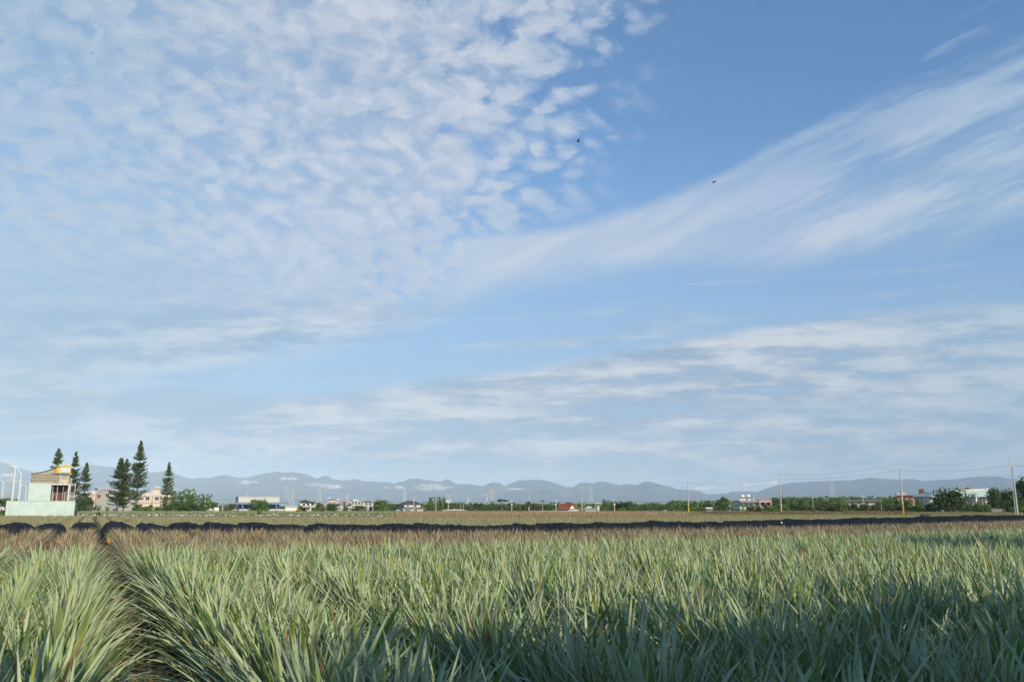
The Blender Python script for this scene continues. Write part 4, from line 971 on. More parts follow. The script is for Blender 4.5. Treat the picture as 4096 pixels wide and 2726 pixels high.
    w = MB(); w.box(X(225.5), X(264.5), -.62, -.56, Z(1888.5), Z(1866.5)); w.build('window_frame', K['white'], o); w = MB(); w.box(X(227.5), X(263), -.66, -.62, Z(1886.5), Z(1868)); w.build('pane', K['glass_sky'], o)
    b = MB(); b.prism([(X(208), Z(1866)), (X(269.5), Z(1866)), (X(269.5), Z(1864.5)), (X(249), Z(1855.5)), (X(236), Z(1858.5)), (X(194), Z(1870)), (X(194), Z(1872.5))], -.75, 2.6); b.build('dormer_roof', K['yellow'], t)
    b = MB(); b.tube([(X(193), -.4, Z(1890)), (X(262), -.4, Z(1897))], .07, 5); b.build('gutter', K['bluegrey'], t)
    # metal stair
    Y = 184.5; t = thing('metal_stair', 'thin steel stair and railing standing right of the hut', 'stair', (XM(283, Y), Y, ground(XM(283, Y), Y)), A0); X2 = lambda px: (XM(px, Y) - XM(283, Y)) * math.cos(A0); Z2 = lambda py: zz(py, Y, ground(XM(283, Y), Y))
    for px, top in ((274, 1914), (293, 1934)): b = MB(); b.tube([(X2(px), 0, 0), (X2(px), 0, Z2(top))], .06, 6); b.build('post', K['cream'], t)
    for i in range(8): b = MB(); z = Z2(2001 - i * 4.6); b.box(X2(275), X2(293), -.3, .3, z, z + .06); b.build('tread', K['cream'], t)
    b = MB()
    for y in (1937, 1941): b.box(X2(273), X2(296), -.05, .05, Z2(y), Z2(y) + .09)
    for y in (1915, 1921, 1926, 1931): b.box(X2(262), X2(276), -.03, .03, Z2(y), Z2(y) + .05)
    b.build('railing', K['cream'], t)
build_hut()

def lamp(px, ybase, ptop, ytop, arms, Y, label):
    xb = XM(px, Y); g = ground(xb, Y); t = thing('street_lamp', label, 'street lamp', (xb, Y, g), 0, 'white street lamps'); P = at(ptop, ytop, Y); xt = XM(px, Y); H_ = P.z - g
    b = MB(); b.tube([(0, 0, 0), (0, 0, H_ * .5), (0, 0, H_)], [.20, .17, .13], 8); b.build('pole', K['whitemetal'], t)
    for ax, ay in arms:
        q = at(ax, ay, Y); ex, ez = q.x - P.x, q.z - g; b = MB(); pts = [(0, 0, H_ - .5)]
        for i in range(1, 8):
            s = i / 7; pts.append((ex * s, 0, H_ - .5 + (ez - H_ + .5) * (1 - (1 - s) ** 2.6)))
        b.tube(pts, .09, 6); o = b.build('arm', K['whitemetal'], t)
        sgn = -1 if ex < 0 else 1; c = MB(); c.tube([(ex, 0, ez), (ex + sgn * .25, 0, ez - .02), (ex + sgn * .7, 0, ez - .05)], [.10, .20, .14], 8); c.build('lamp_head', K['white'], t)
lamp(44, 2038, 52, 1864, [(8, 1846)], 176, 'nearest single-arm street lamp, tallest at the left edge')
lamp(70, 2003, 77, 1890, [(40, 1865)], 192, 'single-arm street lamp just left of the hut')
lamp(3, 2003, 7, 1925, [(36, 1916), (-18, 1914)], 262, 'double-arm street lamp cut by the left edge of the picture')
lamp(46, 2003, 47, 1927, [(24, 1920), (70, 1921)], 270, 'double-arm street lamp behind the tallest one')
lamp(73, 2003, 77, 1935, [(102, 1926), (58, 1923)], 256, 'double-arm street lamp behind the second tall one')
lamp(97, 2003, 99, 1943, [(80, 1935), (116, 1937)], 300, 'smallest double-arm street lamp, beside the mint wall of the hut')
def build_left_edge():
    Y = 177; x0 = XM(-150, Y); x1 = XM(33, Y); bm = MB(); g = 0
    bm.add([(x0, Y - 3.6, 0), (x1, Y - 3.6, 0), (x1, Y - 1.6, 1.15), (x0, Y - 1.6, 1.15), (x0, Y + 6, 1.15), (x1, Y + 6, 1.15), (x0, Y + 9, 0), (x1, Y + 9, 0)], [(0, 1, 2, 3), (3, 2, 5, 4), (4, 5, 7, 6), (1, 7, 5, 2), (0, 3, 4, 6)])
    tag(bm.build('road_embankment', mat('verge_grass', (.09, .13, .03), .95, .5, 1.5, bump=.6)), kind='structure')
    t = thing('sign_board', 'low white board with a row of small grey characters at the left edge', 'sign', (XM(2, Y), Y - 3.9, 0))
    b = MB(); b.box(-1.55, 1.22, -.03, .03, .55, 1.02); b.build('board', K['sign'], t); b = MB(); b.box(-1.2, -1.12, -.02, .02, 0, .6); b.box(.9, .98, -.02, .02, 0, .6); b.build('post', K['galv'], t)
    c = MB(); rg = random.Random(4)
    for i in range(9):
        x = -1.4 + i * .28; c.box(x, x + .05, -.045, -.031, .66, .9)
        if i % 2 == 0: c.box(x + .05, x + .17, -.045, -.031, .86, .9)
        if i % 3 != 1: c.box(x + .05, x + .17, -.045, -.031, .66, .70)
    c.build('lettering', K['grey'], t)
    # parked car, seen from behind over the verge
    t = thing('parked_car', 'white parked car with a dark rear window at the left edge', 'car', (XM(-14, 176.4), 176.4, 1.15))
    body = [(-2.1, .28), (-2.18, .55), (-2.08, .82), (-1.55, .90), (-1.15, 1.30), (-.6, 1.44), (.5, 1.42), (1.15, .95), (2.0, .80), (2.1, .30)]
    for nm, sc_, m, yy in (('body', 1.0, 'white', .84),):
        b = MB(); low = [(x, z) for x, z in ((-2.1, .28), (-2.18, .55), (-2.08, .86), (-1.2, .92), (1.2, .92), (2.05, .80), (2.1, .30))]; b.prism(low, -.86, .86); o = b.build('body', K['white'], t)
    b = MB(); b.prism([(-1.75, .92), (1.15, .92), (.55, 1.38), (-1.25, 1.40)], -.74, .74); b.build('windows', K['glass'], t)
    b = MB(); b.prism([(-1.30, 1.39), (.58, 1.37), (.45, 1.46), (-1.15, 1.47)], -.70, .70); b.build('roof', K['bluegrey'], t)
    for s in (-1.3, 1.35):
        for sy in (-.80, .80):
            b = MB(); b.tube([(s, sy - .1, .31), (s, sy + .1, .31)], .31, 14); w = b.build('wheel', K['black'], t); b = MB(); b.tube([(s, sy - .115, .31), (s, sy + .115, .31)], .17, 10); b.build('rim', K['silver'], w)
    for sy in (-.7, .7): b = MB(); b.box(1.98, 2.14, sy - .12, sy + .12, .62, .80); b.build('tail_light', K['red'], t)
    for sy in (-.84, .84): b = MB(); b.box(-.4, -.2, sy - .12, sy + .06, .95, 1.08); b.build('mirror', K['black'], t)
build_left_edge()

# ------------------------------------------------------------------ buildings
def house(name, label, cat, px0, px1, Y, rz=None):
    xc, g, k = site(px0, px1, Y); rz = -math.degrees(math.atan(xc / Y)) if rz is None else rz      # None: front square to the view
    t = thing(name, label, cat, (xc, Y, g), R(rz)); k2 = k / (math.cos(R(rz)) - xc / Y * math.sin(R(rz)))
    return t, k, g, (lambda px: (px - (px0 + px1) / 2) * k2), (lambda py: zz(py, Y, g))
def simple_block(parent, name, x0, x1, y0, y1, z0, z1, m): b = MB(); b.box(x0, x1, y0, y1, z0, z1); return b.build(name, K[m], parent)

def build_houses():
    # grey gabled house with salmon trim
    t, k, g, X, Z = house('gabled_house', 'grey gabled house with salmon trim and a tilted white roof slab, behind the bananas', 'house', 372, 452, 332)
    b = MB(); b.prism([(X(383), 0), (X(452), 0), (X(452), Z(1962)), (X(400), Z(1957)), (X(383), Z(1972))], 0, 9); b.build('wall', K['grey'], t)
    b = MB(); b.prism([(X(381), Z(1975)), (X(399.5), Z(1956)), (X(454), Z(1961)), (X(454), Z(1958.5)), (X(399), Z(1953.5)), (X(380), Z(1973))], -.35, 9.2); b.build('trim', K['pink'], t)
    simple_block(t, 'floor_band', X(383), X(453), -.12, -.0, Z(1997), Z(1993.5), 'pink'); simple_block(t, 'corner_trim', X(381.5), X(384), -.15, .3, 0, Z(1973), 'pink')
    simple_block(t, 'side_wing', X(371.5), X(381.4), 1, 8, 0, Z(1966), 'palepink')
    b = MB(); b.prism([(X(371), Z(1949)), (X(407), Z(1955)), (X(407), Z(1953.3)), (X(371), Z(1947.3))], .5, 6); b.build('roof_slab', K['white'], t); tank(t, X(378), 3, Z(1957.5), .5, 1.3)
    win(t, X(392), Z(1990), 1.0, 1.2, -.01, 'pink'); win(t, X(425), Z(1985), 1.4, 1.2, -.01, 'white')
    t, k, g, X, Z = house('pink_annex', 'low pale pink house with roof tanks left of the grey gabled house', 'house', 350, 371, 345)
    simple_block(t, 'wall', X(350), X(371), 0, 8, 0, Z(1979), 'palepink'); simple_block(t, 'parapet', X(349), X(371.5), -.2, 8.2, Z(1979), Z(1977), 'pink'); tank(t, X(358), 3, Z(1977), .5, 1.2, False); tank(t, X(367), 3, Z(1977), .6, 1.6, False)
    t, k, g, X, Z = house('block_house', 'blue-grey block house with a cream upper floor behind the tallest pine', 'house', 470, 554, 345)
    simple_block(t, 'wall', X(470), X(552), 0, 9, 0, Z(1985), 'grey'); simple_block(t, 'upper_floor', X(488), X(516), 1, 8, Z(1985), Z(1961), 'cream'); simple_block(t, 'trim', X(487), X(517), .8, 8.2, Z(1961), Z(1958), 'pink')
    for px in (500, 530): win(t, X(px), Z(2020), 1.6, 1.3, -.01)
    # salmon and cream house with stair tower
    t, k, g, X, Z = house('pink_house', 'cream and salmon two-storey house with a stair tower, behind the hedge', 'house', 553, 682, 348)
    simple_block(t, 'wall', X(556), X(640), 0, 9, 0, Z(1976), 'cream'); simple_block(t, 'roof_parapet', X(554), X(641), -.25, 9.2, Z(1980.5), Z(1970), 'cream')
    simple_block(t, 'stair_tower', X(601), X(636), .6, 7, Z(1970), Z(1955.5), 'palepink'); simple_block(t, 'tower_cap', X(600), X(637), .4, 7.2, Z(1955.5), Z(1953.5), 'pink'); simple_block(t, 'tower_panel', X(612), X(630), .48, .6, Z(1975), Z(1958), 'cream')
    simple_block(t, 'right_wing', X(641), X(682), 1, 9, 0, Z(1974), 'cream')
    for a, c in ((568, 571), (604, 610), (639, 643)): simple_block(t, 'pilaster', X(a), X(c), -.2, .02, 0, Z(1980.5), 'pink')
    simple_block(t, 'floor_band', X(556), X(641), -.18, .02, Z(2011), Z(2007), 'pink')
    b = MB()
    for px in (617, 630): b.box(X(px), X(px) + .3, 2, 2.4, Z(1953.5), Z(1948))
    b.box(X(615), X(633), 1.5, 4, Z(1948), Z(1945)); b.build('roof_frame', K['white'], t)
    win(t, X(587), Z(2000), 1.4, 1.5, -.01); win(t, X(560), Z(1999), .7, 2.0, -.01, bars=2); win(t, X(624), Z(2000), 1.4, 1.5, -.01); win(t, X(660), Z(1998), 1.6, 1.6, .99)
    # warehouse
    t, k, g, X, Z = house('warehouse', 'big windowless pale grey warehouse with a blue-posted porch', 'warehouse', 945, 1125, 420, 22)
    W2 = 81 * k / math.cos(R(22)) ; D = 17; simple_block(t, 'hall', -W2 + .9, W2 - 1, 0, D, 0, Z(1986), 'lgrey'); b = MB(); b.box(-W2 + .7, W2 - .8, -.2, D + .2, Z(1986), Z(1984.6)); b.build('roof', K['galv'], t)
    b = MB(); b.prismx([(-.02, Z(2007)), (-7, Z(2013)), (-7, Z(2014.8)), (-.02, Z(2009))], -W2 - .5, W2 + 3.5); b.build('porch_roof', K['bluegrey'], t)
    b = MB(); b.box(-W2 - .6, W2 + 3.6, -7.15, -7.0, Z(2015.5), Z(2012.4)); b.build('fascia', K['blue'], t)
    for x in (-W2 + 2.4, W2 * .70, W2 + 2.6): b = MB(); b.box(x - .2, x + .2, -6.9, -6.5, 0, Z(2014)); b.build('porch_post', K['blue'], t)
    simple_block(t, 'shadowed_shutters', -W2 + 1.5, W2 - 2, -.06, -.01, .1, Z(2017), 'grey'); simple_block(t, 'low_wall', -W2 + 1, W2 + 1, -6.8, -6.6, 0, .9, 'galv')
    b = MB(); b.prismx([(0, Z(2013)), (-6, Z(2018)), (-6, Z(2019.3)), (0, Z(2014.6))], -W2 - 7, -W2 - .6); b.build('side_lean_to', K['bluegrey'], t)
    for x in (-W2 - 6.6, -W2 - 1): b = MB(); b.box(x, x + .25, -5.8, -5.5, 0, Z(2018)); b.build('lean_to_post', K['galv'], t)
    # small white shed
    t, k, g, X, Z = house('white_shed', 'small white shed with a cream pitched roof right of the warehouse', 'shed', 1140, 1194, 372, 18)
    w = 25 * k; simple_block(t, 'wall', -w, w, 0, 4.2, 0, Z(2026.5), 'white'); b = MB(); b.prismx([(-.3, Z(2027)), (4.5, Z(2027)), (2.1, Z(2021.5))], -w - .2, w + .2); b.build('roof', K['cream'], t)
    t, k, g, X, Z = house('digger', 'tiny orange digger parked right of the small white shed', 'digger', 1184, 1202, 352)
    simple_block(t, 'body', -.9, .6, -.6, .6, .45, 1.0, 'orange'); simple_block(t, 'cab', -.5, .2, -.5, .3, 1.0, 1.5, 'glass'); b = MB(); b.tube([(.5, 0, .9), (1.1, 0, 1.3), (1.5, 0, .5)], .1, 6); b.build('arm', K['orange'], t)
    for s in (-.55, .55): b = MB(); b.prism([(-1, .1), (-.8, 0), (.7, 0), (.9, .1), (.9, .35), (.7, .45), (-.8, .45), (-1, .35)], s - .15, s + .15); b.build('track', K['black'], t)
    # white house with dark hip roof
    t, k, g, X, Z = house('white_house', 'white two-storey house with a dark hipped roof behind the wispy tree', 'house', 1192, 1262, 380, 16)
    simple_block(t, 'wall', X(1200), X(1258), 0, 8, 0, Z(2013), 'white'); simple_block(t, 'upper_wall', X(1202), X(1240), .5, 7.5, Z(2013), Z(2006), 'cream'); b = MB(); b.hip(X(1194), X(1246), -.8, 8.6, Z(2006), Z(1997), 2.4); b.build('roof', K['darkroof'], t)
    simple_block(t, 'porch', X(1193), X(1209), -2.4, -.02, Z(2024), Z(2021), 'darkroof'); 
    for px in (1215, 1232, 1250): win(t, X(px), Z(2022), 1.1, 1.2, -.01); win(t, X(px), Z(2038), 1.2, 1.3, -.01)
    t, k, g, X, Z = house('parapet_building', 'grey building topped by a dark red parapet roof', 'building', 1300, 1350, 400)
    simple_block(t, 'wall', X(1302), X(1350), 0, 9, 0, Z(2004), 'grey'); simple_block(t, 'upper_wall', X(1313), X(1348), .6, 8, Z(2004), Z(1998.8), 'cream'); simple_block(t, 'red_parapet', X(1312), X(1349), .3, 8.3, Z(1998.8), Z(1995.5), 'redroof'); tank(t, X(1315), 3, Z(1995.5), .45, 1.1); tank(t, X(1349), 3, Z(2002), .6, 1.2, False)
    b = MB(); b.hip(X(1296), X(1330), -1.5, -.1, Z(2022), Z(2013), 1.0); b.build('lower_roof', K['grey'], t); simple_block(t, 'red_shutter', X(1298), X(1312), -1.2, -1.0, Z(2034), Z(2022), 'brick')
    # twin-gabled house
    t, k, g, X, Z = house('twin_gable_house', 'white house with two front gables and a red roof between them', 'house', 1342, 1412, 378)
    for a, c, nm in ((1343, 1372, 'left_gable'), (1381, 1411, 'right_gable')):
        b = MB(); m = (a + c) / 2; b.prism([(X(a), 0), (X(c), 0), (X(c), Z(2015)), (X(m), Z(2006.5)), (X(a), Z(2015))], 0, 7); b.build('gable_wall', K['grey'], t)
        b = MB(); b.prism([(X(a - 1.5), Z(2016)), (X(m), Z(2007)), (X(c + 1.5), Z(2016)), (X(c + 1.5), Z(2014)), (X(m), Z(2004.6)), (X(a - 1.5), Z(2014))], -.7, 7); b.build('gable_roof', K['white'], t); win(t, X(m), Z(2026), 1.6, 1.4, -.01); simple_block(t, 'balcony', X(a + 4), X(c - 4), -1.1, -.02, Z(2030), Z(2027.5), 'white')
    simple_block(t, 'middle_wall', X(1372), X(1381), 1.5, 7, 0, Z(2016), 'cream'); b = MB(); b.prismx([(1, Z(2016.5)), (5.5, Z(2007)), (5.5, Z(2005.5)), (.8, Z(2015))], X(1360), X(1395)); b.build('roof', K['redroof'], t)
    t, k, g, X, Z = house('apartment_block', 'flat-roofed white apartment block carrying three round roof tanks', 'building', 1398, 1456, 405)
    simple_block(t, 'wall', X(1400), X(1455), 0, 10, 0, Z(2005), 'cream'); simple_block(t, 'parapet', X(1399), X(1456), -.2, 10.2, Z(2005), Z(2003.2), 'brownroof')
    for px in (1413, 1419, 1425): tank(t, X(px), 2, Z(2003.2), .5, .9, False)
    for px in (1412, 1424, 1436, 1448): win(t, X(px), Z(2016), .9, 1.1, -.01)
    simple_block(t, 'roof_room', X(1428), X(1442), 2, 6, Z(2003.2), Z(2000.8), 'white')
    t, k, g, X, Z = house('apartment_block', 'white apartment block with a dark roof edge, left of the big bright tree', 'building', 1452, 1508, 395, -10)
    simple_block(t, 'wall', X(1453), X(1507), 0, 9, 0, Z(2007), 'white'); simple_block(t, 'roof_edge', X(1451), X(1509), -.4, 9.2, Z(2007), Z(2004.3), 'darkroof')
    for px in (1466, 1480, 1494): win(t, X(px), Z(2020), .9, 1.1, -.01); win(t, X(px), Z(2034), .9, 1.1, -.01)
    t, k, g, X, Z = house('open_shed', 'small open shed with a shallow butterfly roof below the wide olive tree', 'shed', 1435, 1470, 325)
    b = MB(); b.prism([(X(1435), Z(2037)), (X(1452), Z(2040)), (X(1468), Z(2036)), (X(1468), Z(2035.2)), (X(1452), Z(2039)), (X(1435), Z(2036.2))], 0, 4); b.build('roof', K['grey'], t)
    for px in (1444, 1457): b = MB(); b.box(X(px) - .1, X(px) + .1, 1, 1.2, 0, Z(2038.8)); b.build('post', K['galv'], t)
    # two-tier hipped house
    t, k, g, X, Z = house('two_tier_house', 'grey house with two tiers of wide hipped roofs', 'house', 1598, 1706, 350, 20)
    w = 42 * k; simple_block(t, 'lower_wall', -w * .95, w, 0, 9, 0, Z(2034), 'cream'); simple_block(t, 'upper_wall', -w * .80, w * .78, .9, 8.2, Z(2028), Z(2016), 'cream')
    b = MB(); b.hip(-w * 1.06, w * 1.04, .45, 8.6, Z(2015.5), Z(2000.5), w * .75); b.box(-w * 1.06, w * 1.04, .45, 8.6, Z(2016.8), Z(2015.5)); b.build('upper_roof', K['darkroof'], t)
    b = MB(); y0 = -.5; b.add([(-w*1.12, y0, Z(2033)), (w*1.2, y0, Z(2033)), (w*1.2, 10, Z(2033)), (-w*1.12, 10, Z(2033)), (-w*.80, .9, Z(2027)), (w*.78, .9, Z(2027)), (w*.78, 8.2, Z(2027)), (-w*.80, 8.2, Z(2027))], [(0, 1, 5, 4), (1, 2, 6, 5), (2, 3, 7, 6), (3, 0, 4, 7)]); b.build('lower_roof', K['darkroof'], t)
    b = MB(); b.box(-w*1.13, w*1.21, y0 - .1, 10.1, Z(2034.6), Z(2032.9)); b.build('eave_board', K['cream'], t); tank(t, w * .3, 5, Z(2006), .6, 1.0, False)
    win(t, -w * .45, Z(2026), .7, 1.1, .89); win(t, w * .25, Z(2026), 1.2, 1.0, .89); win(t, -w * .5, Z(2046.5), 2.2, 1.3, -.01, bars=3); win(t, w * .25, Z(2046), 1.2, 1.0, -.01)
    simple_block(t, 'side_lean_to', -w * 1.55, -w * .96, 1, 8, 0, Z(2036), 'bluegrey')
    # teal shed
    t, k, g, X, Z = house('tin_shed', 'long low shed with grey side and mint tin end walls', 'shed', 1766, 1868, 262, 0)
    simple_block(t, 'wall', X(1784), X(1841), 0, 5, 0, Z(2039), 'grey'); simple_block(t, 'left_end', X(1768), X(1784), -.1, 5, 0, Z(2038.5), 'teal'); simple_block(t, 'right_end', X(1841), X(1866), -.1, 5, 0, Z(2040), 'teal')
    b = MB(); b.prism([(X(1766), Z(2039)), (X(1868), Z(2040.5)), (X(1841), Z(2035.6)), (X(1784), Z(2036.2))], -.3, 5.3); b.build('roof', K['cream'], t); simple_block(t, 'roof_vent', X(1812), X(1817), 2, 2.8, Z(2036.5), Z(2033.5), 'white')
    # white shelters and fence by the temple
    t, k, g, X, Z = house('white_cover', 'small white domed cover left of the long white shelter', 'shelter', 2084, 2110, 235)
    b = MB(); b.prism([(X(2084), Z(2052)), (X(2108), Z(2052)), (X(2108), Z(2048)), (X(2103), Z(2046)), (X(2092), Z(2046)), (X(2085), Z(2049.5))], 0, 2.5); b.build('cover', K['white'], t); simple_block(t, 'base', X(2086), X(2107), .1, 2.4, 0, Z(2052), 'darkin')
    t, k, g, X, Z = house('white_shelter', 'long low shelter with a pale sloping sheet roof', 'shelter', 2112, 2222, 240)
    b = MB(); b.add([(X(2115), 0, Z(2050)), (X(2172), 0, Z(2049)), (X(2180), 4, Z(2041.5)), (X(2128), 4, Z(2043.5)), (X(2115), 0, Z(2049.4)), (X(2172), 0, Z(2048.3)), (X(2180), 4, Z(2040.9)), (X(2128), 4, Z(2042.8))], [(0, 3, 2, 1), (4, 5, 6, 7), (0, 1, 5, 4), (1, 2, 6, 5), (2, 3, 7, 6), (3, 0, 4, 7)]); b.build('left_roof', K['white'], t)
    b = MB(); b.add([(X(2173), 4, Z(2042)), (X(2222), 4, Z(2041)), (X(2218), 0, Z(2046)), (X(2190), 0, Z(2047)), (X(2173), 4, Z(2041.3)), (X(2222), 4, Z(2040.3)), (X(2218), 0, Z(2045.2)), (X(2190), 0, Z(2046.2))], [(0, 1, 2, 3), (7, 6, 5, 4), (0, 4, 5, 1), (1, 5, 6, 2), (2, 6, 7, 3), (3, 7, 4, 0)]); b.build('right_roof', K['lgrey'], t)
    for px in (2118, 2146, 2170, 2192, 2216): b = MB(); b.box(X(px) - .06, X(px) + .06, .3, .42, 0, Z(2048.6) if px < 2180 else Z(2046.8)); b.build('post', K['galv'], t)
    t, k, g, X, Z = house('white_box', 'white box container under the pale shelter roof', 'container', 2195, 2220, 236)
    simple_block(t, 'body', X(2196), X(2219), -.2, 2, 0, Z(2045.5), 'white'); simple_block(t, 'lid', X(2195), X(2220), -.3, 2.1, Z(2045.5), Z(2045), 'galv')
    t, k, g, X, Z = house('picket_fence', 'white picket fence running below the red temple roof', 'fence', 2220, 2316, 262)
    for i in range(30): px = 2221 + i * 3.2; b = MB(); b.box(X(px) - .06, X(px) + .06, 0, .05, 0, Z(2041.5)); b.build('picket', K['white'], t)
    b = MB(); b.box(X(2220), X(2316), .05, .1, Z(2048), Z(2046.8)); b.box(X(2220), X(2316), .05, .1, Z(2044.3), Z(2043.4)); b.build('rail', K['white'], t)
    # temple hall: red tiles, white gable end to the right
    t, k, g, X, Z = house('temple_hall', 'temple hall with a red tiled roof, upturned ridge ends and a white gable', 'temple', 2222, 2320, 330)
    b = MB(); b.add([(X(2222), 0, Z(2037)), (X(2272), -.5, Z(2036)), (X(2287), 4, Z(2015.5)), (X(2241), 5, Z(2017)), (X(2240), 12, Z(2037)), (X(2316), 10, Z(2036))], [(0, 1, 2, 3), (3, 2, 5, 4), (0, 3, 4)]); b.build('roof', K['redroof'], t)
    b = MB(); b.add([(X(2275), -.3, Z(2034)), (X(2304.5), 3.0, Z(2034)), (X(2287.5), 3.6, Z(2019))], [(0, 1, 2)]); b.add([(X(2275), .1, Z(2034)), (X(2304.5), 3.4, Z(2034)), (X(2287.5), 4.0, Z(2019))], [(0, 2, 1)]); b.build('gable', K['white'], t)
    b = MB(); b.tube([(X(2274), -.6, Z(2035.5)), (X(2281), 1.5, Z(2027)), (X(2287), 3.4, Z(2015))], .28, 5); b.tube([(X(2287), 3.4, Z(2015)), (X(2297), 3.4, Z(2025)), (X(2312), 3.6, Z(2034.5))], .3, 5); b.build('verge_tiles', K['redroof'], t)
    b = MB(); b.tube([(X(2239), 5, Z(2014)), (X(2242), 5, Z(2017)), (X(2264), 4.6, Z(2016)), (X(2284), 4, Z(2015)), (X(2288), 4, Z(2012))], [.12, .28, .28, .28, .12], 5); b.build('ridge', K['redroof'], t)
    b = MB(); b.add([(X(2300), 1.6, Z(2028)), (X(2320), 3.5, Z(2036.5)), (X(2320), 9, Z(2036.5)), (X(2300), 7, Z(2028))], [(0, 1, 2, 3)]); b.build('side_roof', K['redroof'], t)
    simple_block(t, 'wall', X(2230), X(2312), 1, 9, 0, Z(2036.5), 'cream')
    t, k, g, X, Z = house('white_canopy', 'white curved canopy in front of the temple gable', 'shelter', 2282, 2348, 252)
    b = MB(); P = [(X(2284), Z(2041)), (X(2296), Z(2037)), (X(2310), Z(2035.5)), (X(2330), Z(2037)), (X(2346), Z(2038)), (X(2346), Z(2037)), (X(2330), Z(2036)), (X(2310), Z(2034.5)), (X(2296), Z(2036)), (X(2284), Z(2040))]; b.prism(P, 0, 5); b.build('canopy', K['white'], t)
    for px in (2288, 2316, 2342): b = MB(); b.box(X(px) - .08, X(px) + .08, .3, .46, 0, Z(2037.5 if px > 2290 else 2040)); b.build('post', K['galv'], t)
    simple_block(t, 'white_partition', X(2318), X(2336), 1, 1.1, 0, Z(2040), 'white')
    t, k, g, X, Z = house('long_white_building', 'long white low building with a corrugated front, right of the canopy', 'building', 2340, 2398, 275)
    simple_block(t, 'wall', X(2342), X(2384), 0, 6, 0, Z(2034), 'white'); simple_block(t, 'roof', X(2336), X(2397), -.5, 6.5, Z(2034), Z(2031.3), 'galv'); b = MB()
    for i in range(12): b.box(X(2343 + i * 3.4), X(2343.8 + i * 3.4), -.08, -.01, 0, Z(2034.5))
    b.build('ribs', K['lgrey'], t); simple_block(t, 'sloping_roof', X(2345), X(2366), 3, 8, Z(2031.3), Z(2024), 'galv')
    t, k, g, X, Z = house('lookout_building', 'small raised block with an oversailing flat roof above the long white building', 'building', 2376, 2406, 300)
    simple_block(t, 'stem', X(2388), X(2398), 0, 3, 0, Z(2018), 'cream'); simple_block(t, 'room', X(2380), X(2403), -.6, 4, Z(2018), Z(2012.5), 'grey'); simple_block(t, 'roof', X(2378), X(2404), -1, 4.4, Z(2012.5), Z(2010.3), 'white')
    b = MB(); b.tube([(X(2380), -.4, 0), (X(2380), -.4, Z(2018))], .1, 5); b.build('leg', K['galv'], t)
    t, k, g, X, Z = house('white_hut', 'tiny white hut wall between the layered tree and the pole with the orange base', 'hut', 2650, 2668, 400)
    simple_block(t, 'wall', X(2652), X(2665), 0, 3, 0, Z(2036), 'white'); simple_block(t, 'roof', X(2651), X(2667), -.3, 3.2, Z(2036), Z(2034.6), 'galv')
    t, k, g, X, Z = house('open_white_shed', 'small cube shed with white roof panel and dark open front', 'shed', 2822, 2856, 270)
    simple_block(t, 'side_wall', X(2840), X(2850), .2, 3.5, 0, Z(2032), 'grey'); simple_block(t, 'roof', X(2823), X(2851), -.3, 3.6, Z(2033.5), Z(2027.5), 'white'); simple_block(t, 'front', X(2826), X(2840), .2, .35, 0, Z(2033.5), 'bluegrey')
    # villa
    t, k, g, X, Z = house('villa', 'long villa with a grey upper floor, two roof tanks and a pink wing with arches', 'house', 2914, 3092, 420)
    simple_block(t, 'left_wing', X(2916), X(2958), 2, 10, 0, Z(2002.5), 'white'); simple_block(t, 'left_roof', X(2914), X(2960), 1.5, 10.5, Z(2002.5), Z(2000), 'aqua')
    simple_block(t, 'upper_floor', X(2960), X(3019), 0, 10, 0, Z(1989), 'white'); simple_block(t, 'upper_roof', X(2957), X(3021), -.6, 10.5, Z(1989), Z(1986.8), 'lgrey'); simple_block(t, 'shaded_left_side', X(2957.5), X(2959.8), -.3, 9, 0, Z(1989), 'grey')  # left side slab: shade on that face is put into its grey colour
    simple_block(t, 'terrace', X(2961), X(3034), -2.5, -.02, Z(2008), Z(2000), 'grey'); simple_block(t, 'middle_wing', X(3019.2), X(3037), .5, 10, 0, Z(1998), 'grey')
    for px in (2990, 3010): simple_block(t, 'doorway', X(px - 2.3), X(px + 2.3), -.06, -.01, Z(2000), Z(1992.5), 'darkin')
    for px in (2975, 2995, 3015): simple_block(t, 'column', X(px), X(px + 1.6), -2.4, -2.0, 0, Z(2008), 'lgrey')
    tank(t, X(2970), 3, Z(1986.8), .65, 2.2); tank(t, X(2993), 3, Z(1986.8), .65, 2.2)
    b = MB(); b.box(X(3037), X(3087), -1, 10, Z(2008), Z(1997)); b.box(X(3037), X(3087), -.4, 10, 0, Z(2021)); b.build('pink_wing', K['palepink'], t); simple_block(t, 'cornice', X(3036), X(3088.5), -1.3, 10.3, Z(1997), Z(1994.6), 'pink')
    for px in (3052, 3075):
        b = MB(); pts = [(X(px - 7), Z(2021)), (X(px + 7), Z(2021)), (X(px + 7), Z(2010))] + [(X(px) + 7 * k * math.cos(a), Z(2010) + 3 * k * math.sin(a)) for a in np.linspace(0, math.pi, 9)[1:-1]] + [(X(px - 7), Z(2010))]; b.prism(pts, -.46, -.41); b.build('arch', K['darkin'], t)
    for px in (3041, 3063.5, 3085): simple_block(t, 'pillar', X(px - 1.5), X(px + 1.5), -1, -.45, 0, Z(2008), 'palepink')
    t, k, g, X, Z = house('brown_roof_house', 'long low house with a brown roof and white walls hidden by bushes', 'house', 3380, 3518, 440)
    simple_block(t, 'wall', X(3396), X(3500), 0, 8, 0, Z(2004.5), 'white'); b = MB(); b.prismx([(-1, Z(2005)), (9, Z(2005)), (4, Z(1996))], X(3382), X(3516)); b.build('roof', K['brownroof'], t); 
    for px in (3410, 3440, 3470): win(t, X(px), Z(2014), 1.2, 1.0, -.01)
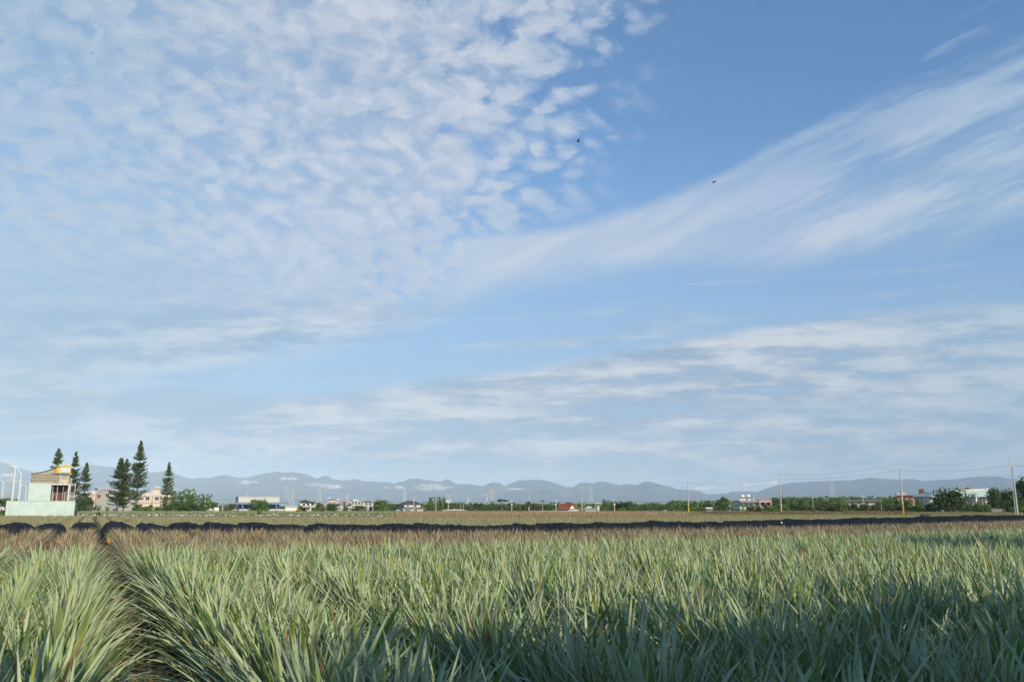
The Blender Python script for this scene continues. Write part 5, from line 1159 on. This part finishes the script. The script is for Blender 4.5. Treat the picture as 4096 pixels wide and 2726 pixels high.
    t, k, g, X, Z = house('red_house', 'red-roofed house partly hidden behind the striped pole, white tanks on top', 'house', 3586, 3682, 470)
    simple_block(t, 'wall', X(3590), X(3678), 0, 9, 0, Z(1984), 'pink'); simple_block(t, 'roof', X(3588), X(3680), -.8, 9.6, Z(1984), Z(1979.5), 'redroof'); simple_block(t, 'upper_part', X(3592), X(3628), 1, 7, Z(1979.5), Z(1975), 'palepink'); simple_block(t, 'chimney', X(3584), X(3586.5), 1, 2, 0, Z(1970), 'darkin')
    for px in (3595, 3614, 3619, 3624): tank(t, X(px), 2, Z(1975), .4, .8, False)
    t, k, g, X, Z = house('brick_tower', 'square brick tower standing above the bamboo', 'tower', 3680, 3703, 460, -25)
    w = 9.5 * k; simple_block(t, 'shaft', -w, w, -w, w, 0, Z(1957), 'brick'); simple_block(t, 'cap', -w - .15, w + .15, -w - .15, w + .15, Z(1957), Z(1955), 'brick')
    # big hall with aqua cladding
    t, k, g, X, Z = house('columned_hall', 'large hall with a cream roof edge, pale aqua band and dark columns', 'hall', 3716, 3974, 400, 0)
    b = MB(); b.prism([(X(3722), Z(1990)), (X(3970), Z(1984)), (X(3970), Z(1960)), (X(3816), Z(1966)), (X(3740), Z(1972)), (X(3716), Z(1984))], -1.2, 16); b.build('aqua_band', K['aqua'], t)
    b = MB(); b.prism([(X(3800), Z(1968.5)), (X(3958), Z(1959.8)), (X(3958), Z(1951.5)), (X(3800), Z(1961))], .2, 15); b.build('roof_edge', K['cream'], t); b = MB(); b.box(X(3953), X(3960), -.1, 3, Z(1959.5), Z(1951)); b.build('end_block', K['white'], t)
    simple_block(t, 'wall', X(3722), X(3956), .5, 15, 0, Z(1990), 'cream')
    for px in (3851, 3863, 3877, 3886, 3898, 3911, 3926, 3937): b = MB(); b.box(X(px) - .35, X(px) + .35, -.9, -.3, 0, Z(1988 - (px - 3851) * .03)); b.build('column', K['darkroof'], t)
    simple_block(t, 'white_board', X(3903), X(3908), -1.0, -.95, Z(2004), Z(1980), 'white')
    t, k, g, X, Z = house('low_wall', 'low grey concrete wall right of the rounded thickets', 'wall', 3966, 4022, 290); simple_block(t, 'wall_panel', X(3966), X(4022), 0, .25, 0, Z(2033.5), 'grey'); simple_block(t, 'coping', X(3965), X(4023), -.1, .35, Z(2033.5), Z(2032.3), 'concrete')
    # small white roofs low at left of the warehouse
    t, k, g, X, Z = house('white_roof_shed', 'tiny white-roofed shed in the gap between bamboo and warehouse', 'shed', 824, 878, 300); b = MB(); b.prism([(X(826), Z(2037)), (X(856), Z(2037)), (X(842), Z(2032))], 0, 4); b.build('roof', K['white'], t); simple_block(t, 'wall', X(828), X(854), .2, 3.8, 0, Z(2037), 'grey'); simple_block(t, 'annex', X(856.5), X(876), 1, 4, 0, Z(2028), 'white')
    t, k, g, X, Z = house('low_lean_to', 'low pale blue bench-like canopy left of the warehouse', 'shelter', 926, 966, 300); simple_block(t, 'roof', X(928), X(964), 0, 2.5, Z(2039.5), Z(2037.8), 'aqua')
    for px in (930, 962): b = MB(); b.box(X(px) - .08, X(px) + .08, .2, .35, 0, Z(2039.5)); b.build('post', K['white'], t)
build_houses()

# ------------------------------------------------------------------ poles, pylons, wires
POLE_TOPS = {}
def pole(px, ytop, Y, label, r=.15, arm=1.1, yarm=None, band=None, extra=None, group='concrete utility poles', lean=0.0):
    xc = XM(px, Y); g = ground(xc, Y); h = zz(ytop, Y, g); t = thing('utility_pole', label, 'utility pole', (xc, Y, g), 0, group); rod = h if yarm is None else zz(yarm, Y, g)
    b = MB(); b.tube([(0, 0, -.1), (lean * .5, 0, rod * .5), (lean, 0, rod)], [r * 1.3, r, r * .72], 10); b.build('shaft', K['concrete'], t)
    if yarm is not None:
        b = MB(); b.tube([(lean, 0, rod - .1), (lean, 0, h)], .06, 6); b.build('top_rod', K['galv'], t)
        b = MB(); b.box(lean - arm, lean + arm, -.22, -.14, rod - .35, rod - .22); b.build('crossarm', K['galv'], t)
        for s in (-1, -.45, 1): b = MB(); b.tube([(lean + s * arm * .92, -.18, rod - .22), (lean + s * arm * .92, -.18, rod + .12)], [.07, .10], 6); b.build('insulator', K['white'], t)
    if band:
        b = MB(); n = 9; z1 = band
        b.tube([(0, 0, .02), (0, 0, z1)], r * 1.36, 12); o = b.build('warning_band', K['yellow'], t)
        if z1 > 2.0:
            s = MB(); 
            for i in range(5):
                zc = .3 + i * .5; rr = r * 1.40; pts = [(rr * math.cos(a), rr * math.sin(a), zc + .35 * a / 6.28) for a in np.linspace(0, 6.28, 13)]; s.tube(pts, .075, 4)
            s.build('black_stripe', K['black'], o)
    if extra == 'transformer':
        for sx, sz in ((-.75, 2.6), (.75, 2.4), (.0, 2.9)): b = MB(); b.tube([(sx, -.3, h - sz - 1.2), (sx, -.3, h - sz)], .36, 10); b.build('transformer', K['silver'], t)
        for dz in (1.0, 3.2): b = MB(); b.box(-1.4, 1.4, -.2, -.1, h - dz, h - dz + .15); b.build('crossarm', K['galv'], t)
    if extra == 'meter': b = MB(); b.box(-.22, .22, -.45, -.18, h * .50, h * .50 + .6); b.build('meter_box', K['white'], t)
    POLE_TOPS[px] = (xc + lean, Y, g, rod, h); return t
pole(1942, 1962, 470, 'tall pale pole left of the umbrella tree', .21, 1.9, 1975, None)
pole(2116, 1952, 430, 'tall pale pole right above the small white domed cover', .21, 1.9, 1963)
pole(2328, 1937, 372, 'tall pale pole rising beside the white canopy', .19, 1.6, 1951)
pole(2754, 1915, 300, 'tall pole with a plain orange base in front of the bright tree', .165, 1.25, 1929, 1.9)
pole(3125, 1897, 268, 'tall pole with yellow striped base right of the villa', .165, 1.2, 1912, 1.5)
pole(3612, 1857, 216, 'tall pole with yellow and black spiral stripes at its base', .165, 1.05, 1877, 3.0)
pole(4068, 1852, 205, 'last tall pole at the right edge, in front of dark trees', .17, .6, 1856, None)
pole(4060, 1826, 208, 'thin dark steel pole just left of the last concrete pole', .07, .3, 1856, None, group='thin poles')
pole(1793, 1970, 345, 'pole loaded with transformers behind the teal shed', .15, 1.0, None, None, 'transformer')
pole(1655, 1983, 335, 'pole in front of the two-tier roof house', .15, 1.0, 1986)
pole(1491, 1999, 320, 'short pole with a meter box before the apartment blocks', .14, .6, 2001, None, 'meter')
pole(1451, 1986, 340, 'grey pole with crossarm rising over the wide olive tree', .13, .9, 1993)
pole(1362, 1988, 350, 'pole between the twin gables of the white house', .14, .8, 1994)
pole(1544, 1987, 420, 'pole with crossarm behind the big bright tree', .15, 1.3, 1990)
pole(2047, 1998, 330, 'short grey pole with a meter box, standing right of the umbrella tree', .13, .5, 2001, None, 'meter')
pole(2224, 1997, 330, 'short grey pole with a meter box, at the left eave of the temple roof', .13, .5, 2001, None, 'meter')
pole(2458, 1994, 300, 'short pole with a meter box and orange base in the right treeline', .13, .5, 1998, 1.2, 'meter')
pole(2791, 1998, 420, 'far thin pole with crossarm above the pale green bush', .13, 1.0, 2001)
pole(3253, 1982, 400, 'short wire pole in the treeline right of the striped pole by the villa', .14, 1.0, 1986)
pole(3456, 1976, 330, 'leaning pale pole over the bushes with a short arm', .14, .5, 1983, lean=-.25)
pole(3526, 2004, 320, 'thin low pole with a long horizontal arm before the bushes', .06, .3, None, group='thin poles')
pole(1744, 1990, 345, 'grey pole in front of the leftmost bamboo', .12, .4, None, group='thin poles')
pole(1854, 2009, 345, 'short pole with a white lamp right of the teal shed', .07, .3, None, group='thin poles')
pole(12, 1955, 290, 'short white post behind the street lamps', .12, .3, None, group='thin poles')

def pylon(px, ytop, ybase, Y, label, wbase, wtop, arms):
    xc = XM(px, Y); g = ground(xc, Y); h = zz(ytop, Y, g); t = thing('lattice_pylon', label, 'pylon', (xc, Y, g), R((px * 13) % 40 - 20), 'lattice pylons before the mountains')
    r = Y / 3490 * 1.0 * .55; wb, wt, hw = wbase / 2, wtop / 2, h * .52
    def W(z): return wb + (wt - wb) * min(1, z / hw) if z < hw else wt * (1 - .35 * (z - hw) / (h - hw))
    for sx in (-1, 1):
        for sy in (-1, 1): b = MB(); b.tube([(sx * wb, sy * wb, 0), (sx * W(hw), sy * W(hw), hw), (sx * W(h) , sy * W(h), h)], [r, r * .8, r * .6], 4); b.build('leg', K['pylon'], t)
    b = MB(); zs = [0, .14, .27, .39, .50, .59, .67, .75, .83, .91, 1.0]
    for i in range(10):
        z0, z1 = zs[i] * h, zs[i+1] * h; a, c = W(z0), W(z1)
        for (p, q) in (((-a, -a), (c, -c)), ((a, -a), (-c, -c)), ((-a, a), (c, c)), ((-a, -a), (-c, c)), ((a, -a), (c, c))): b.tube([(*p, z0), (*q, z1)], r * .42, 4)
        b.tube([(-c, -c, z1), (c, -c, z1)], r * .42, 4)
    b.build('bracing', K['pylon'], t)
    for f in arms: z = h * f; b = MB(); w = wt * 2.6 + 1; b.tube([(-w, 0, z), (0, 0, z + .04 * h), (w, 0, z)], r * .5, 4); b.tube([(-w, 0, z), (w, 0, z)], r * .5, 4); b.build('crossarm', K['pylon'], t)
for a in ((1144, 1938, 2022, 900, 'nearest white lattice pylon, right of the warehouse', 10, 3, (.72, .84, .95)), (1166, 1954, 2022, 1500, 'fainter tan lattice pylon just right of the nearest one', 11, 3.4, (.62, .78, .94)),
          (1276, 1947, 2010, 1400, 'narrow tan lattice pylon left of the red-parapet building', 7, 3.5, (.7, .82, .94)), (985, 1972, 2000, 1700, 'pylon top showing over the left part of the warehouse', 12, 4, (.75, .9)),
          (1388, 1972, 2010, 1700, 'faint lattice pylon above the twin-gabled house', 10, 3.5, (.75, .9)), (1617, 1952, 2008, 1400, 'narrow tan lattice pylon behind the two-tier roof house', 7, 3.5, (.7, .82, .94)),
          (1872, 1984, 2010, 1800, 'faint lattice pylon between the teal shed and the tall pale pole', 12, 4, (.75, .9)), (1966, 1950, 2010, 950, 'white lattice pylon between two tall pale poles', 10, 3, (.72, .84, .95)),
          (1946, 1968, 2010, 1900, 'very faint pylon touching the tall pale pole', 10, 4, (.8, .93)), (2364, 1943, 2015, 1250, 'grey-white lattice pylon right of the white canopy pole', 11, 3.5, (.66, .8, .94)),
          (3332, 1914, 1985, 1150, 'white lattice pylon rising over the right treeline', 12, 3.6, (.62, .78, .94)), (3863, 1924, 1945, 1300, 'pylon top peeking over the trees behind the hall', 11, 3.6, (.75, .9)),
          (612, 1935, 1960, 1300, 'faint pylon top behind the stair tower of the pink house', 12, 4, (.75, .92)), (418, 1942, 1960, 1500, 'faint pylon top over the grey gabled house', 12, 4, (.75, .92)), (694, 1950, 1975, 1600, 'faint pylon top right of the lone norfolk pine', 12, 4, (.75, .92))): pylon(*a)

def wire(p0, p1, sag, label, r=.018, group='overhead wires'):
    b = MB(); pts = []
    for i in range(17):
        s = i / 16; pts.append((p0[0] + (p1[0] - p0[0]) * s, p0[1] + (p1[1] - p0[1]) * s, p0[2] + (p1[2] - p0[2]) * s - sag * 4 * s * (1 - s)))
    b.tube(pts, r, 4); tag(b.build('power_line', K['wire']), label, 'wire', group)
def ptop(px, which=0):
    x, y, g, rod, h = POLE_TOPS[px]; return (x, y - .18, g + (rod - .1 if which == 0 else h))
pairs = [(1942, 2116, 'wire between the two tall pale poles beside the umbrella tree'), (2116, 2328, 'wire from the pole over the white cover to the pole by the white canopy'), (2328, 2754, 'wire from the white canopy pole to the pole with the plain orange base'), (2754, 3125, 'wire from the orange-based pole to the striped pole by the villa'), (3125, 3612, 'lower wire from the villa pole to the spiral-striped pole'), (3612, 4060, 'lower wire from the spiral-striped pole to the right edge')]
for a, b_, lab in pairs: wire(ptop(a), ptop(b_), .9, lab, .02)
wire(ptop(3125, 1), ptop(3612, 1), .9, 'upper wire from the villa pole to the spiral-striped pole', .014); wire(ptop(3612, 1), ptop(4060, 1), .9, 'upper wire from the spiral-striped pole to the right edge', .014)
wire(ptop(4068), (XM(4400, 190), 190, at(4400, 1868, 190).z), .5, 'wire leaving the last pole beyond the right edge', .03)
low = [(at(660, 1992, 520), at(945, 1997, 520), 'dark wire from the pines to the warehouse'), (at(1120, 1998, 520), at(1451, 1997, 520), 'dark wire from the warehouse to the apartment blocks'), (at(1451, 2000, 500), at(1793, 2003, 500), 'dark wire passing the two-tier roof house'), (at(1793, 2006, 480), at(2047, 2001, 480), 'dark wire from the transformer pole past the umbrella tree'), (at(2047, 2001, 450), at(2458, 2003, 450), 'dark wire above the red temple roof'), (at(2458, 2003, 430), at(2791, 2001, 430), 'dark wire above the right treeline'), (at(2791, 2001, 430), at(3253, 1988, 430), 'dark wire above the villa trees')]
for a, c, lab in low: wire(a, c, .6, lab, .045, 'low dark wires behind the houses')

# ------------------------------------------------------------------ small things in the fields
def stake(px, ybase, hpx, Y, label):
    xc = XM(px, Y); g = ground(xc, Y); b = MB(); b.tube([(0, 0, 0), (.01, 0, hpx * Y / 3490)], .03, 6); o = b.build('marker_stake', K['white']); o.location = (xc, Y, g); tag(o, label, 'stake', 'white marker stakes')
stake(697, 2080, 16, 118, 'white marker stake in front of the bank, left one'); stake(1197, 2092, 15, 110, 'white marker stake below the small white shed'); stake(1497, 2085, 14, 116, 'white marker stake below the short meter pole'); stake(1967, 2085, 14, 116, 'white marker stake below the nearest white pylon at middle'); stake(2006, 2085, 10, 116, 'short white marker stake right of the taller one at middle'); stake(2808, 2072, 9, 140, 'short white marker stake left of the open white shed')
def rolls():
    Y = 172; t = thing('net_roll', 'rolled black shade net lying on the grass beyond the dark band', 'roll', (XM(3692, Y), Y, ground(XM(3692, Y), Y))); b = MB(); b.tube([(-.7, 0, .36), (-.45, 0, .36), (.0, 0, .38), (.3, 0, .34)], [.22, .38, .42, .30], 10); b.build('roll', K['black'], t); b = MB(); b.tube([(.28, .1, .3), (.34, .1, .42)], .07, 5); b.build('tie', K['silver'], t)
    t = thing('net_roll', 'smaller black roll right of the longer one, on the grass', 'roll', (XM(3708, Y), Y, ground(XM(3708, Y), Y))); b = MB(); b.tube([(-.2, 0, .36), (.05, 0, .38), (.3, 0, .34)], [.24, .36, .28], 10); b.build('roll', K['black'], t)
    bpy_ball = MB(); n = 10; R0 = .065; V = [(R0 * math.sin(math.pi * i / n) * math.cos(2 * math.pi * j / n), R0 * math.sin(math.pi * i / n) * math.sin(2 * math.pi * j / n), R0 * (1 - .85 * math.cos(math.pi * i / n))) for i in range(n + 1) for j in range(n)]
    F = [(i * n + j, (i + 1) * n + j, (i + 1) * n + (j + 1) % n, i * n + (j + 1) % n) for i in range(n) for j in range(n)]; bpy_ball.add(V, F); p = at(3126, 2094, 50.5); o = bpy_ball.build('white_bag', K['white'], None, True); o.location = (p.x, p.y, p.z); tag(o, 'small white bundle lying on the edge of the black nets', 'bag')
    for px, py, Y, lab in ((432, 2158, 24.5, 'orange ripening pineapple beside the furrow, upper one'), (436, 2166, 23.2, 'orange ripening pineapple beside the furrow, lower one'), (230, 2166, 24.0, 'yellow-orange pineapple fruit in the left red rows'), (726, 2146, 27.0, 'orange pineapple fruit in the red rows right of the furrow')):
        p = at(px, py, Y); t = thing('pineapple_fruit', lab, 'pineapple', (p.x, p.y, p.z - .05), 0, 'ripening pineapple fruits'); b = MB(); n, m = 8, 10
        V = []; F = []
        for i in range(n + 1):
            for j in range(m):
                a = math.pi * i / n; rr = .038 * math.sin(a) ** .7 * (1.1 if (i + j) % 2 else 1); V.append((rr * math.cos(6.283 * j / m), rr * math.sin(6.283 * j / m), .05 - .055 * math.cos(a)))
        for i in range(n):
            for j in range(m): F.append((i * m + j, i * m + (j + 1) % m, (i + 1) * m + (j + 1) % m, (i + 1) * m + j))
        b.add(V, F); b.build('fruit', K['fruit'], t); V, F, A = leaf_arrays(12, 2, 1, (.03, .07), .012, 85, 50, 20, 9, base_r=.01, vfun=lambda f, r: .6, height0=.1); link('crown_leaves', mesh_np('crown_leaves', V, F, A, m_green), t)
rolls()

def bird(px, py, Y, span, pose, label, rz):
    p = at(px, py, Y); b = MB(); L = span * .55
    prof = [(-.5, .01), (-.42, .06), (-.3, .075), (-.12, .11), (.1, .12), (.28, .085), (.42, .03), (.62, .045), (.75, .01)]
    b.tube([(x * L, 0, .02 * math.sin(x * 3)) for x, r in prof], [r * L for x, r in prof], 8)
    for s in (-1, 1):
        up = pose[0] if s < 0 else pose[1]; c, q = math.cos(up), math.sin(up); w = span * .5
        V = [(-.18 * L, 0, .03), (.20 * L, 0, .03), (-.25 * L, s * w * .5 * c, w * .5 * q), (.16 * L, s * w * .5 * c, w * .5 * q), (.18 * L, s * w * c * .98, w * q)]
        T_ = [(v[0], v[1], v[2] - .012) for v in V]; b.add(V + T_, [(0, 1, 3, 2), (2, 3, 4), (6, 5, 7, 8), (8, 7, 9), (0, 2, 7, 5), (1, 6, 8, 3), (3, 8, 9, 4), (2, 4, 9, 7)])
    o = b.build('bird', mat('dark_plumage', (.035, .032, .035), .8, .4, 8.0, col2=(.10, .09, .08)), None, True); o.location = p; o.rotation_euler = (R(12), 0, R(rz)); tag(o, label, 'bird', 'birds in flight')
bird(2313, 568, 62, .62, (1.15, .9), 'dark bird with raised wings in the blue gap left of centre', 20)
bird(2856, 728, 70, .62, (.25, -.15), 'dark bird gliding flat above the feathered cloud band', 12)
bird(366, 213, 120, .50, (.1, .1), 'tiny distant bird at the upper left', 0)
bird(1118, 498, 170, .45, (.6, .5), 'barely visible far bird amid the puffy clouds', 40)

# ------------------------------------------------------------------ small clouds hanging on the mountain slopes
def low_clouds():
    m = bpy.data.materials.new('thin_cloud'); m.use_nodes = True; S.T = t = m.node_tree; b = t.nodes['Principled BSDF']
    b.inputs['Base Color'].default_value = (.8, .8, .8, 1); b.inputs['Roughness'].default_value = 1; b.inputs['Specular IOR Level'].default_value = 0
    lw = t.nodes.new('ShaderNodeLayerWeight'); lw.inputs[0].default_value = .35; g = t.nodes.new('ShaderNodeNewGeometry')
    n = noise(S(g.outputs['Position']), .006, 6, .65); a = (1.0 - S(lw.outputs['Facing'])) * 1.2 * sstep(n, .30, .70) * .42
    tr = t.nodes.new('ShaderNodeBsdfTransparent'); mx = t.nodes.new('ShaderNodeMixShader'); t.links.new(clamp01(a).o, mx.inputs[0]); t.links.new(tr.outputs[0], mx.inputs[1]); t.links.new(b.outputs[0], mx.inputs[2]); t.links.new(mx.outputs[0], t.nodes['Material Output'].inputs[0])
    L = [(985, 1928, 60, 12, 'over the warehouse roof'), (1132, 1913, 24, 8, 'near the highest central peak'), (1165, 1914, 28, 9, 'right of the highest central peak'), (1275, 1938, 70, 10, 'left of the red-parapet building'), (1330, 1946, 70, 11, 'above the red-parapet building'), (1585, 1948, 60, 9, 'left of the narrow pylon'), (1730, 1948, 110, 18, 'above the bamboo by the teal shed'), (2050, 1955, 70, 6, 'left of the second tall pale pole'), (30, 1900, 60, 12, 'behind the street lamps'), (2830, 1950, 150, 12, 'right of the pole with the orange base'), (2990, 1936, 80, 14, 'over the villa'), (3090, 1930, 70, 14, 'left of the villa pole')]
    for i, (px, py, w, h, where) in enumerate(L):
        Y = 11200; c = at(px, py, Y); rg = np.random.default_rng(600 + i); V = []; F = []; nn, mm = 10, 22; rx, rz = w / 3490 * Y * .7, h / 3490 * Y * .9
        for a in range(nn + 1):
            for k in range(mm):
                th = math.pi * a / nn; ph = 2 * math.pi * k / mm; r = 1 + .22 * math.sin(3 * ph + i) * math.sin(th) + .15 * math.sin(5 * th + 2 * ph)
                V.append((rx * r * math.sin(th) * math.cos(ph), rx * .5 * r * math.sin(th) * math.sin(ph), rz * r * math.cos(th)))
        for a in range(nn):
            for k in range(mm): F.append((a * mm + k, (a + 1) * mm + k, (a + 1) * mm + (k + 1) % mm, a * mm + (k + 1) % mm))
        o = link('low_cloud', mesh_np('low_cloud', V, F, None, m, True)); o.location = c; tag(o, 'thin white cloud patch on the mountain slope, ' + where, 'cloud', 'small clouds on the mountain slopes')
low_clouds()

# ------------------------------------------------------------------ haze (one closed box of even density)
def build_haze():
    b = MB(); b.box(-26000, 26000, -3000, 23000, -8, 830)
    m = bpy.data.materials.new('haze_air'); m.use_nodes = True; t = m.node_tree
    for n in list(t.nodes):
        if n.type == 'BSDF_PRINCIPLED': t.nodes.remove(n)
    pv = t.nodes.new('ShaderNodeVolumePrincipled'); pv.inputs['Color'].default_value = (.62, .79, 1.0, 1); pv.inputs['Density'].default_value = 6.0e-5
    pv.inputs['Anisotropy'].default_value = -.33
    t.links.new(pv.outputs[0], t.nodes['Material Output'].inputs['Volume'])
    o = b.build('haze', m); tag(o, 'pale blue haze over the far hills', kind='stuff')
build_haze()
